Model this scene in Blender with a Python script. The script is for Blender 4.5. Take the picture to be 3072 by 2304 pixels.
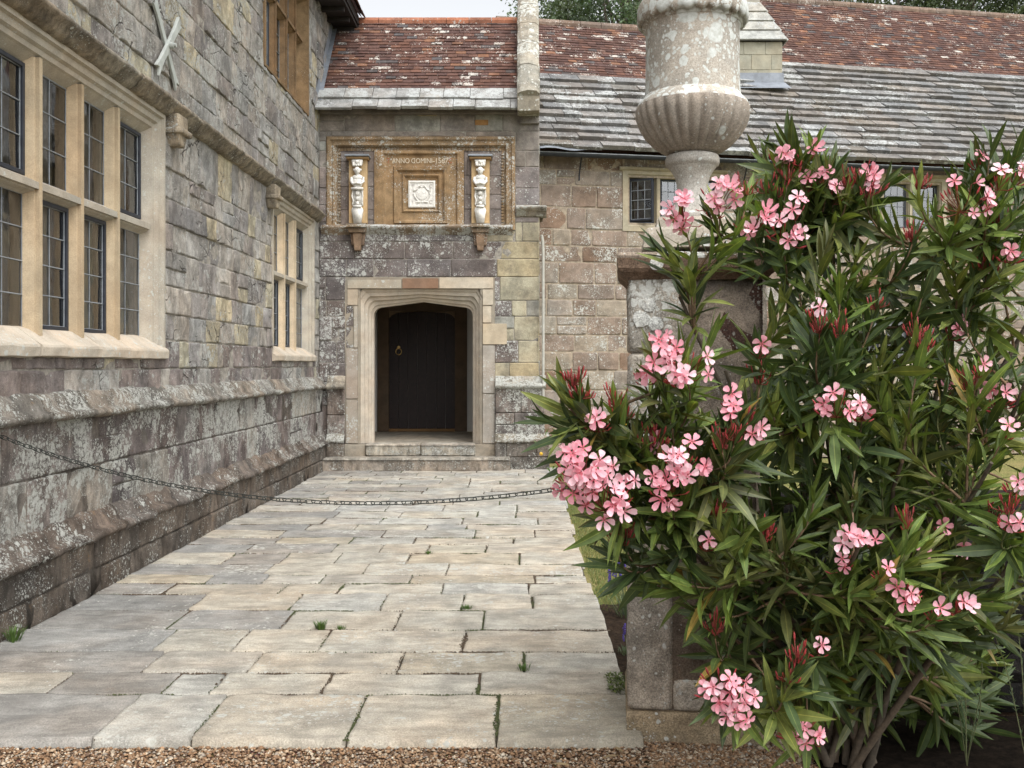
import bpy, math, random
import numpy as np
from mathutils import Vector, Matrix, noise as mnoise
random.seed(7); np.random.seed(7)
C = bpy.context.scene
for o in list(bpy.data.objects): bpy.data.objects.remove(o)
COL = C.collection
rnd = random.random
def ru(a, b): return a + (b-a)*random.random()

# ------------------------------------------------------------------ camera, sky, sun, exposure
cam = bpy.data.objects.new("camera", bpy.data.cameras.new("camera")); COL.objects.link(cam)
cam.location = (0, 0, 1.55); cam.rotation_euler = (math.radians(90), 0, 0)
cam.data.lens = 35.0; cam.data.sensor_width = 36.0
cam.data.shift_x = -0.00996; cam.data.shift_y = -0.01875
cam.data.clip_start = 0.05; cam.data.clip_end = 500
C.camera = cam
SUN_EL, SUN_ROT = math.radians(58), math.radians(150)
w = bpy.data.worlds.new("World"); C.world = w; w.use_nodes = True
nt = w.node_tree; bg = nt.nodes["Background"]
sky = nt.nodes.new("ShaderNodeTexSky"); sky.sky_type = 'NISHITA'; sky.sun_disc = False
sky.sun_elevation = SUN_EL; sky.sun_rotation = SUN_ROT; sky.dust_density = 4; sky.air_density = 1.0
bw = nt.nodes.new("ShaderNodeRGBToBW"); mx = nt.nodes.new("ShaderNodeMixRGB"); mx.inputs[0].default_value = .9
gain = nt.nodes.new("ShaderNodeMixRGB"); gain.blend_type = 'MULTIPLY'; gain.inputs[0].default_value = 1
gain.inputs[2].default_value = (5.3, 5.3, 5.25, 1)
nt.links.new(sky.outputs[0], bw.inputs[0]); nt.links.new(sky.outputs[0], mx.inputs[1]); nt.links.new(bw.outputs[0], mx.inputs[2])
nt.links.new(mx.outputs[0], gain.inputs[1]); nt.links.new(gain.outputs[0], bg.inputs[0]); bg.inputs[1].default_value = 0.15
sl = bpy.data.lights.new("sun", 'SUN'); sl.energy = .6; sl.angle = math.radians(28); sl.color = (1, .97, .93)
so = bpy.data.objects.new("sun", sl); COL.objects.link(so)
sd = Vector((math.sin(SUN_ROT)*math.cos(SUN_EL), math.cos(SUN_ROT)*math.cos(SUN_EL), math.sin(SUN_EL)))
so.rotation_euler = sd.to_track_quat('Z', 'Y').to_euler(); so.location = sd*30
C.view_settings.view_transform = 'Standard'; C.view_settings.look = 'None'
C.view_settings.exposure = -0.84; C.view_settings.gamma = 1
C.render.engine = 'CYCLES'; C.cycles.max_bounces = 6; C.cycles.transparent_max_bounces = 8
C.render.resolution_x = 1024; C.render.resolution_y = 768

# ------------------------------------------------------------------ measuring helper: survey point (reading off the photo) at distance D
def at(x, y, D): return Vector(((x-1128)*D/2150, D, 1.55-(y-788)*D/2150))
X0 = 14.7                                     # distance of the porch front
def fx(x): return (x-1128)*X0/2150
def fz(y): return 1.55-(y-788)*X0/2150

# ------------------------------------------------------------------ mesh builder
class MB:
    def __init__(s): s.v = []; s.f = []; s.c = []; s.n = 0
    def add(s, verts, faces, cols):
        b = s.n; s.v.append(np.asarray(verts, dtype=np.float32).reshape(-1, 3)); s.n += len(s.v[-1])
        s.f += [tuple(i+b for i in f) for f in faces]
        if len(cols) == 4 and not hasattr(cols[0], '__len__'): s.c += [tuple(cols)]*len(faces)
        else: s.c += [tuple(q) for q in cols]
    def grid(s, P, col, flip=False, close_u=False):
        P = np.asarray(P, dtype=np.float32); n, m = P.shape[:2]; F = []
        for i in range(n-1):
            for j in range(m-1 if not close_u else m):
                k = (j+1) % m
                q = (i*m+j, i*m+k, (i+1)*m+k, (i+1)*m+j)
                F.append(q[::-1] if flip else q)
        s.add(P.reshape(-1, 3), F, col)
    def box(s, lo, hi, col=(.5, .5, .5, 0), M=None):
        x0, y0, z0 = lo; x1, y1, z1 = hi
        v = [(x0,y0,z0),(x1,y0,z0),(x1,y1,z0),(x0,y1,z0),(x0,y0,z1),(x1,y0,z1),(x1,y1,z1),(x0,y1,z1)]
        if M is not None: v = [M @ Vector(p) for p in v]
        s.add(v, [(0,3,2,1),(4,5,6,7),(0,1,5,4),(1,2,6,5),(2,3,7,6),(3,0,4,7)], col)
    def prism(s, pts, O, U, V, N, d0, d1, col):
        n = len(pts)
        v = [O+U*a+V*b+N*d1 for a, b in pts]+[O+U*a+V*b+N*d0 for a, b in pts]
        f = [tuple(range(n)), tuple(range(2*n-1, n-1, -1))]+[(i+n, (i+1) % n+n, (i+1) % n, i) for i in range(n)]
        s.add(v, f, col)
    def tube(s, pts, rad, sides=6, col=(.5,.5,.5,0), cap=True):
        pts = [Vector(p) for p in pts]; n = len(pts)
        if not hasattr(rad, '__len__'): rad = [rad]*n
        rows = []; up = Vector((.13, .21, 1))
        for i, p in enumerate(pts):
            t = (pts[min(i+1, n-1)]-pts[max(i-1, 0)])
            if t.length < 1e-9: t = Vector((0, 0, 1))
            t.normalize(); a = t.cross(up)
            if a.length < .05: a = t.cross(Vector((1, 0, 0)))
            a.normalize(); b = t.cross(a)
            rows.append([p+(a*math.cos(q*2*math.pi/sides)+b*math.sin(q*2*math.pi/sides))*rad[i] for q in range(sides)])
        s.grid(rows, col, close_u=True)
        if cap:
            s.add(rows[0], [tuple(range(sides))], col); s.add(rows[-1], [tuple(range(sides-1, -1, -1))], col)
    def lathe(s, prof, c, col, seg=32, mod=None):
        rows = []
        for k, (r, z) in enumerate(prof):
            row = []
            for q in range(seg):
                a = q*2*math.pi/seg; rr, zz = r, z
                if mod: rr, zz = mod(k, a, r, z)
                row.append((c[0]+rr*math.cos(a), c[1]+rr*math.sin(a), c[2]+zz))
            rows.append(row)
        s.grid(rows, col, close_u=True)
    def sphere(s, c, r, col, seg=10, sc=(1,1,1)):
        prof = [(r*math.sin(math.pi*i/seg)+1e-5, -r*math.cos(math.pi*i/seg)) for i in range(seg+1)]
        rows = [[(c[0]+p*math.cos(q*2*math.pi/seg)*sc[0], c[1]+p*math.sin(q*2*math.pi/seg)*sc[1], c[2]+z*sc[2]) for q in range(seg)] for p, z in prof]
        s.grid(rows, col, close_u=True)
    def build(s, name, mat, parent=None, smooth=False, bevel=0, loc=None):
        me = bpy.data.meshes.new(name)
        V = np.concatenate(s.v) if s.v else np.zeros((0, 3), np.float32)
        if loc is not None: V = V-np.array(loc, dtype=np.float32)
        me.from_pydata(V.tolist(), [], s.f); me.update()
        ca = me.color_attributes.new('tint', 'FLOAT_COLOR', 'CORNER')
        cnt = np.array([len(f) for f in s.f]); cc = np.array(s.c, dtype=np.float32)
        if cc.shape[1] == 3: cc = np.hstack([cc, np.zeros((len(cc), 1), np.float32)])
        ca.data.foreach_set('color', np.repeat(cc, cnt, axis=0).ravel())
        if smooth: me.polygons.foreach_set('use_smooth', [True]*len(me.polygons))
        me.materials.append(mat)
        o = bpy.data.objects.new(name, me); COL.objects.link(o)
        if parent is not None: o.parent = parent
        if loc is not None: o.location = loc
        if bevel:
            b = o.modifiers.new('bevel', 'BEVEL'); b.width = bevel; b.segments = 2; b.limit_method = 'ANGLE'; b.angle_limit = math.radians(40)
        return o
def tag(o, label=None, cat=None, group=None, kind=None):
    if label: o['label'] = label
    if cat: o['category'] = cat
    if group: o['group'] = group
    if kind: o['kind'] = kind
    return o
def empty(name, label, cat, group=None):
    o = bpy.data.objects.new(name, None); COL.objects.link(o); return tag(o, label, cat, group)
def jit(c, a=.12, l=None):
    k = 1+ru(-a, a); h = ru(-a, a)*.25
    return (c[0]*k*(1+h), c[1]*k, c[2]*k*(1-h), c[3] if l is None else l)

# ------------------------------------------------------------------ materials
class NT:
    def __init__(s, name):
        s.m = bpy.data.materials.new(name); s.m.use_nodes = True; s.t = s.m.node_tree
        s.b = s.t.nodes["Principled BSDF"]; s.tc = s.t.nodes.new("ShaderNodeTexCoord"); s.vec = s.tc.outputs['Object']
    def L(s, a, b): s.t.links.new(a, b)
    def val(s, sock, v):
        if isinstance(v, (int, float)): sock.default_value = v
        elif isinstance(v, tuple): sock.default_value = v if len(v) == 4 else (*v, 1)
        else: s.L(v, sock)
    def noise(s, scale, detail=5, rough=.6, vec=None, dist=0):
        n = s.t.nodes.new("ShaderNodeTexNoise"); n.inputs['Scale'].default_value = scale; n.inputs['Detail'].default_value = detail
        n.inputs['Roughness'].default_value = rough; n.inputs['Distortion'].default_value = dist
        s.L(vec or s.vec, n.inputs['Vector']); return n
    def voro(s, scale, vec=None, feature='F1'):
        n = s.t.nodes.new("ShaderNodeTexVoronoi"); n.feature = feature; n.inputs['Scale'].default_value = scale
        s.L(vec or s.vec, n.inputs['Vector']); return n
    def math(s, op, a, b=0., clamp=False):
        n = s.t.nodes.new("ShaderNodeMath"); n.operation = op; n.use_clamp = clamp
        s.val(n.inputs[0], a); s.val(n.inputs[1], b); return n.outputs[0]
    def ramp(s, v, a, b, lo=0., hi=1.):
        n = s.t.nodes.new("ShaderNodeMapRange"); n.interpolation_type = 'SMOOTHSTEP'
        s.val(n.inputs[0], v); n.inputs[1].default_value = a; n.inputs[2].default_value = b; n.inputs[3].default_value = lo; n.inputs[4].default_value = hi
        return n.outputs[0]
    def mix(s, f, a, b, mode='MIX'):
        n = s.t.nodes.new("ShaderNodeMixRGB"); n.blend_type = mode
        s.val(n.inputs[0], f); s.val(n.inputs[1], a); s.val(n.inputs[2], b); return n.outputs[0]
    def stretch(s, sc):
        n = s.t.nodes.new("ShaderNodeMapping"); n.inputs['Scale'].default_value = sc; s.L(s.vec, n.inputs['Vector']); return n.outputs[0]
    def warp(s, scale, amt, vec=None):
        n = s.noise(scale, 3, .5, vec)
        sub = s.mix(1, n.outputs['Color'], (.5, .5, .5, 1), 'SUBTRACT'); k = s.mix(1, sub, (amt, amt, amt, 1), 'MULTIPLY')
        return s.mix(1, vec or s.vec, k, 'ADD')
    def attr(s):
        a = s.t.nodes.new("ShaderNodeAttribute"); a.attribute_name = 'tint'; return a
    def bump(s, h, strength, dist):
        n = s.t.nodes.new("ShaderNodeBump"); n.inputs['Strength'].default_value = strength; n.inputs['Distance'].default_value = dist
        s.L(h, n.inputs['Height']); s.L(n.outputs[0], s.b.inputs['Normal'])
    def out(s, col, rough=.9, spec=.3):
        s.val(s.b.inputs['Base Color'], col); s.val(s.b.inputs['Roughness'], rough); s.b.inputs['Specular IOR Level'].default_value = spec
        return s.m
def stone(name, mott=.35, mscale=5., dark=.5, dscale=3., dcol=(.05,.043,.04), lcol=(.52,.52,.49), lsc=1., orange=.0, bump=.5, bdist=.012,
          strat=None, grain=.25, patches=.5, crack=0.):
    n = NT(name); a = n.attr(); col = a.outputs['Color']; li = a.outputs['Alpha']
    base = n.noise(mscale, 8, .68); sv = n.stretch(strat) if strat else None
    if strat: st = n.noise(7, 6, .7, sv)
    k = n.ramp(base.outputs['Fac'], .3, .7, (1-mott)*.88, (1+mott)*.88)
    kc = n.mix(1, (1,1,1,1), k, 'MULTIPLY'); c = n.mix(1, col, kc, 'MULTIPLY')
    if strat: c = n.mix(1, c, n.mix(1, (1,1,1,1), n.ramp(st.outputs['Fac'], .35, .65, 1-mott*.6, 1+mott*.6), 'MULTIPLY'), 'MULTIPLY')
    g = n.noise(140, 4, .8); c = n.mix(1, c, n.mix(1, (1,1,1,1), n.ramp(g.outputs['Fac'], .3, .7, 1-grain, 1+grain), 'MULTIPLY'), 'MULTIPLY')
    # warm / cool drift
    dr = n.noise(1.7, 3, .6); c = n.mix(n.ramp(dr.outputs['Fac'], .4, .65), c, n.mix(1, c, (1.05, .99, .94, 1), 'MULTIPLY'))
    # dark algae
    d1 = n.noise(dscale, 9, .75); dm = n.math('MULTIPLY', n.ramp(d1.outputs['Fac'], .5, .66), dark)
    c = n.mix(dm, c, n.mix(.3, dcol, col))
    if orange:
        o1 = n.noise(9, 7, .8); c = n.mix(n.math('MULTIPLY', n.ramp(o1.outputs['Fac'], .6, .7), orange), c, (.33, .17, .045, 1))
    # lichen: roundish spots of several sizes, gated, amount from the alpha of the tint
    wv = n.warp(22/lsc, .035*lsc); gate = n.noise(1.6/lsc, 4, .6)
    gm = n.math('MULTIPLY', n.ramp(gate.outputs['Fac'], .35, .62, .25, 1), li)
    tot = None
    for sc, k1 in ((9/lsc, .8), (24/lsc, 1.0), (60/lsc, .95)):
        v = n.voro(sc, wv); sep = n.t.nodes.new("ShaderNodeSeparateColor"); n.L(v.outputs['Color'], sep.inputs[0])
        r = n.math('MULTIPLY', n.math('POWER', sep.outputs[0], 1.25), n.math('MULTIPLY', gm, k1))
        m = n.math('MULTIPLY', n.math('SUBTRACT', r, v.outputs['Distance']), 14, True)
        tot = m if tot is None else n.math('MAXIMUM', tot, m)
    pn = n.noise(11/lsc, 10, .8); thr = n.math('SUBTRACT', .69, n.math('MULTIPLY', gm, .5*patches))
    pm = n.math('MULTIPLY', n.math('SUBTRACT', pn.outputs['Fac'], thr), 22, True); tot = n.math('MAXIMUM', tot, pm)
    fl = n.noise(45, 6, .8); lc = n.mix(n.ramp(fl.outputs['Fac'], .3, .7), (lcol[0]*.72, lcol[1]*.73, lcol[2]*.7, 1), lcol)
    tot = n.math('MULTIPLY', tot, n.ramp(fl.outputs['Fac'], .3, .5, .55, 1))
    c = n.mix(tot, c, lc)
    hb = n.math('ADD', n.math('MULTIPLY', base.outputs['Fac'], .9), n.math('MULTIPLY', fl.outputs['Fac'], .35))
    hb = n.math('ADD', hb, n.math('MULTIPLY', g.outputs['Fac'], .12)); hb = n.math('ADD', hb, n.math('MULTIPLY', tot, .06))
    if strat: hb = n.math('ADD', hb, n.math('MULTIPLY', st.outputs['Fac'], .7))
    if crack:
        cv = n.voro(3.2, n.warp(6, .16), 'DISTANCE_TO_EDGE'); cm = n.ramp(cv.outputs['Distance'], 0, .02, 1, 0)
        cm = n.math('MULTIPLY', cm, n.ramp(gate.outputs['Fac'], .5, .6)); c = n.mix(n.math('MULTIPLY', cm, crack), c, (.05,.04,.035,1)); hb = n.math('SUBTRACT', hb, n.math('MULTIPLY', cm, .8))
    n.bump(hb, bump, bdist)
    return n.out(c, .92, .2)
def plain(name, col=None, rough=.6, metal=0, var=.15, scale=12, bump=.1, spec=.4):
    n = NT(name); c = n.attr().outputs['Color'] if col is None else (*col, 1)
    b = n.noise(scale, 6, .7); c2 = n.mix(1, c, n.mix(1, (1,1,1,1), n.ramp(b.outputs['Fac'], .3, .7, 1-var, 1+var), 'MULTIPLY'), 'MULTIPLY')
    n.bump(b.outputs['Fac'], bump, .01); n.b.inputs['Metallic'].default_value = metal; return n.out(c2, rough, spec)
M = {}
M['wall'] = stone('weathered_wall_stone', .38, 4.5, .6, 2.4, dcol=(.085,.08,.08), lcol=(.46,.46,.44), lsc=.75, strat=(.6, 1.3, .8), bump=1, bdist=.035, crack=.9)
M['plinth'] = stone('plinth_stone', .45, 5, .85, 3.2, dcol=(.045,.038,.036), lcol=(.45,.45,.42), lsc=.5, orange=.3, bump=1, bdist=.025, strat=(2.2, 2.2, .7))
M['porch'] = stone('porch_stone', .35, 4, .65, 2.5, dcol=(.055,.045,.045), lcol=(.48,.48,.46), lsc=.7, orange=.08, bump=.9, bdist=.025, patches=.42)
M['gold'] = stone('golden_sandstone', .35, 6, .5, 5, dcol=(.12,.07,.035), lsc=.6, orange=.4, bump=.4, bdist=.01)
M['frame'] = stone('dressed_stone', .16, 5, .25, 3.2, dcol=(.19,.13,.08), lsc=.8, orange=.16, bump=.45, bdist=.008, grain=.16)
M['rubble'] = stone('wing_wall_stone', .3, 5, .35, 3, dcol=(.08,.06,.05), lsc=.55, orange=.12, bump=.7, bdist=.02)
M['slab'] = stone('paving_stone', .24, 5, .5, 1.9, dcol=(.14,.13,.12), lcol=(.5,.49,.45), lsc=.9, orange=.1, bump=.7, bdist=.018, strat=(.7, 2.2, 1), grain=.3, patches=.7)
M['pillar'] = stone('pillar_stone', .4, 9, .45, 5, dcol=(.08,.07,.06), lcol=(.6,.6,.57), lsc=.8, orange=.2, bump=.9, bdist=.015, grain=.5)
M['panel'] = stone('red_panel_stone', .4, 9, .75, 5, dcol=(.03,.02,.018), lcol=(.4,.39,.36), lsc=.5, orange=.2, bump=.9, bdist=.015, grain=.5)
M['urn'] = stone('urn_stone', .22, 6, .5, 5, dcol=(.2,.16,.12), lcol=(.6,.62,.6), lsc=1.1, patches=.2, orange=.05, bump=.25, bdist=.006, grain=.32)
M['slate'] = stone('stone_roof_slates', .3, 6, .5, 4, dcol=(.09,.08,.075), lcol=(.45,.46,.46), lsc=.9, bump=.8, bdist=.025, patches=.5)
M['tile'] = stone('clay_roof_tiles', .25, 8, .45, 6, dcol=(.07,.04,.035), lcol=(.52,.48,.44), lsc=.8, bump=.4, bdist=.008, patches=.38)
M['coping'] = stone('coping_stone', .3, 6, .4, 5, dcol=(.12,.11,.08), lcol=(.58,.58,.54), lsc=1.2, bump=.9, bdist=.03, orange=.1)
M['white'] = plain('white_paint', (.68,.66,.62), .75, 0, .16, 30, .5)
M['iron'] = plain('blue_black_iron', (.022,.026,.036), .5, .0, .3)
M['lead'] = plain('lead_strip', (.24,.26,.28), .5, .2, .2)
M['leadsheet'] = plain('lead_sheet', (.21,.23,.26), .55, .2, .25, 5)
M['plate'] = plain('grey_painted_iron', (.36,.38,.36), .6, 0, .15)
M['chain'] = plain('chain_metal', (.045,.05,.045), .5, .5, .35, 60)
M['door'] = plain('dark_oak', (.017,.008,.007), .55, 0, .4, 20)
M['brass'] = plain('brass', (.5,.34,.14), .3, 1, .1)
M['oak'] = stone('brown_window_stone', .3, 6, .4, 4, dcol=(.08,.05,.03), lsc=.4, orange=.35, bump=.4, bdist=.01)
M['timber'] = plain('dark_eave_timber', (.02,.017,.016), .8, 0, .3)
M['plaster'] = plain('porch_plaster', (.62,.6,.57), .9, 0, .06, 3)
M['curtain'] = plain('linen_curtain', (.42,.37,.29), .9, 0, .1)
M['room'] = plain('dark_room', (.05,.045,.04), .9, 0, .2)
M['mortar'] = plain('lime_mortar', (.25,.23,.2), .95, 0, .4, 20, .4)
M['mortar_pale'] = plain('pale_lime_mortar', (.3,.25,.19), .95, 0, .3, 20, .4)
M['bark'] = plain('oleander_bark', None, .85, 0, .35, 30, .5)
M['pebble'] = plain('pebble', None, .75, 0, .3, 90, .2)
def leafmat(name, trans=.25, rough=.4, var=.25, back=None):
    n = NT(name); a = n.attr(); nn = n.noise(25, 4, .6)
    c = n.mix(1, a.outputs['Color'], n.mix(1, (1,1,1,1), n.ramp(nn.outputs['Fac'], .3, .7, 1-var, 1+var), 'MULTIPLY'), 'MULTIPLY')
    n.out(c, rough, .45); tr = n.t.nodes.new("ShaderNodeBsdfTranslucent"); n.L(n.mix(1, c, (1.1, 1.2, .6, 1) if back is None else back, 'MULTIPLY'), tr.inputs[0])
    ms = n.t.nodes.new("ShaderNodeMixShader"); ms.inputs[0].default_value = trans
    n.L(n.b.outputs[0], ms.inputs[1]); n.L(tr.outputs[0], ms.inputs[2]); n.L(ms.outputs[0], n.t.nodes['Material Output'].inputs[0]); return n.m
M['leaf'] = leafmat('oleander_leaf', .22, .5)
M['treeleaf'] = leafmat('tree_leaf', .25, .6)
M['grass'] = leafmat('grass_blade', .25, .6)
M['petal'] = leafmat('pink_petal', .35, .55, .06, (1, .8, .85, 1))
M['bud'] = leafmat('red_bud', .1, .5, .1, (1, .5, .5, 1))
def glassmat():
    n = NT('leaded_glass'); t = n.t
    tr = t.nodes.new("ShaderNodeBsdfTransparent"); tr.inputs[0].default_value = (.62, .62, .6, 1)
    gl = t.nodes.new("ShaderNodeBsdfGlossy"); gl.inputs['Roughness'].default_value = .06; gl.inputs[0].default_value = (.8, .82, .85, 1)
    wv = n.noise(3, 2, .5); bp = t.nodes.new("ShaderNodeBump"); bp.inputs['Strength'].default_value = .25; bp.inputs['Distance'].default_value = .03
    n.L(wv.outputs['Fac'], bp.inputs['Height']); n.L(bp.outputs[0], gl.inputs['Normal'])
    fr = t.nodes.new("ShaderNodeFresnel"); fr.inputs[0].default_value = 1.5; n.L(bp.outputs[0], fr.inputs[1])
    f = n.math('ADD', fr.outputs[0], .14, True)
    ms = t.nodes.new("ShaderNodeMixShader"); n.L(f, ms.inputs[0]); n.L(tr.outputs[0], ms.inputs[1]); n.L(gl.outputs[0], ms.inputs[2])
    n.L(ms.outputs[0], t.nodes['Material Output'].inputs[0]); return n.m
M['glass'] = glassmat()

# ------------------------------------------------------------------ masonry tools
def subtract(r, holes):
    rs = [r]
    for h in holes:
        out = []
        for (a, b, c, d) in rs:
            if h[0] >= c or h[2] <= a or h[1] >= d or h[3] <= b: out.append((a, b, c, d)); continue
            if a < h[0]: out.append((a, b, h[0], d))
            if c > h[2]: out.append((h[2], b, c, d))
            m0, m1 = max(a, h[0]), min(c, h[2])
            if b < h[1]: out.append((m0, b, m1, h[1]))
            if d > h[3]: out.append((m0, h[3], m1, d))
        rs = out
    return [q for q in rs if q[2]-q[0] > .02 and q[3]-q[1] > .02]
def block(mb, O, U, V, N, r, col, off=0, gapv=None, gap=.005, bev=.014, depth=.03, rough=.005, cell=.09, wob=.004):
    a, b, c, d = r; gapv = gap if gapv is None else gapv; a += gap; b += gapv; c -= gap; d -= gapv
    if c-a < .015 or d-b < .015: return
    bev = min(bev, (c-a)*.3, (d-b)*.3)
    def axis(p, q):
        k = max(1, int(round((q-p-2*bev)/cell))); e2 = min(.012, (q-p)*.1); return [p, p+bev]+[p+bev+e2+(q-p-2*bev-2*e2)*i/k for i in range(k+1)]+[q-bev, q]
    us, vs = axis(a, c), axis(b, d); s1, s2 = ru(0, 99), ru(-1, 1)*rough*.8; s3 = ru(-1, 1)*rough*.6
    P = []
    for j, v in enumerate(vs):
        row = []
        for i, u in enumerate(us):
            e = i in (0, len(us)-1) or j in (0, len(vs)-1)
            base = O+U*u+V*v
            nz = mnoise.noise(base*7+Vector((s1, 0, 0))); n2 = mnoise.noise(base*9+Vector((0, s1, 5)))
            h = -depth if e else off+nz*rough*1.3+s2*((u-a)/(c-a)-.5)+s3*((v-b)/(d-b)-.5)
            corner = (i in (0, 1, len(us)-2, len(us)-1)) and (j in (0, 1, len(vs)-2, len(vs)-1))
            uu, vv = u+n2*wob, v+nz*wob
            if corner:
                uu += (.35*bev if i < 2 else -.35*bev); vv += (.35*bev if j < 2 else -.35*bev)
            row.append(O+U*uu+V*vv+N*h)
        P.append(row)
    mb.grid(P, col)
def ashlar(mb, O, U, V, N, rect, holes, courses, wr, colf, **kw):
    """coursed blocks over a rectangle of the wall plane"""
    a, b, c, d = rect; v = b
    while v < d-.02:
        h = ru(*courses); nv = v+h
        if d-nv < courses[0]*.6: nv = d
        u = a-ru(0, wr[0]); 
        while u < c:
            w_ = ru(*wr)*(1.25 if rnd() < .15 else 1); nu = u+w_
            if c-nu < wr[0]*.5: nu = c+.001
            r = (max(u, a), v, min(nu, c), nv)
            if r[2]-r[0] > .03:
                parts = [r]
                if rnd() < .08 and h > .25: parts = [(r[0], v, r[2], (v+nv)/2), (r[0], (v+nv)/2, r[2], nv)]
                for rr in parts:
                    col = colf((rr[0]+rr[2])/2, (rr[1]+rr[3])/2)
                    for q in subtract(rr, holes): block(mb, O, U, V, N, q, col, off=ru(-.5, .5)*kw.get('rough', .005)*1.6, **kw)
            u = nu
        v = nv
def molding(mb, O, U, V, N, prof, u0, u1, colf, seg=(.5, .9), rough=.006, cell=.09, caps=True):
    """run of worn moulded stones; prof = [(out, up)...] from top-back to bottom-back"""
    u = u0
    while u < u1-.02:
        nu = min(u+ru(*seg), u1)
        if u1-nu < .15: nu = u1
        k = max(2, int((nu-u)/cell)); col = colf((u+nu)/2); dn = ru(-1, 1)*rough; P = []
        for (n, v) in prof:
            row = []
            for i in range(k+1):
                uu = u+.003+(nu-u-.006)*i/k; p = O+U*uu+V*v
                nz = mnoise.noise(p*8+N*n*9); e = .4 if i in (0, k) else 1
                row.append(p+N*(n+(nz*rough*1.6+dn)*(1 if n > .001 else 0) - (0 if e == 1 or n < .001 else .004))+V*(mnoise.noise(p*6)*rough))
            P.append(row)
        mb.grid(P, col, flip=True)
        if caps:
            for e in (0, -1):
                mb.add([r[e] for r in P], [tuple(range(len(P)))], col)
        u = nu
def rectloft(mb, O, U, V, N, loops, col, bottom=True):
    """nested rectangular loops (u0,v0,u1,v1,depth) lofted to a mitred frame"""
    L = []
    for (a, b, c, d, h) in loops:
        pts = [(a, b), (a, d), (c, d), (c, b)]
        if bottom: pts = pts+[(a, b)]
        L.append([O+U*x+V*y+N*h for x, y in pts])
    mb.grid(L, col, flip=False)
X_, Y_, Z_ = Vector((1,0,0)), Vector((0,1,0)), Vector((0,0,1))

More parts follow.
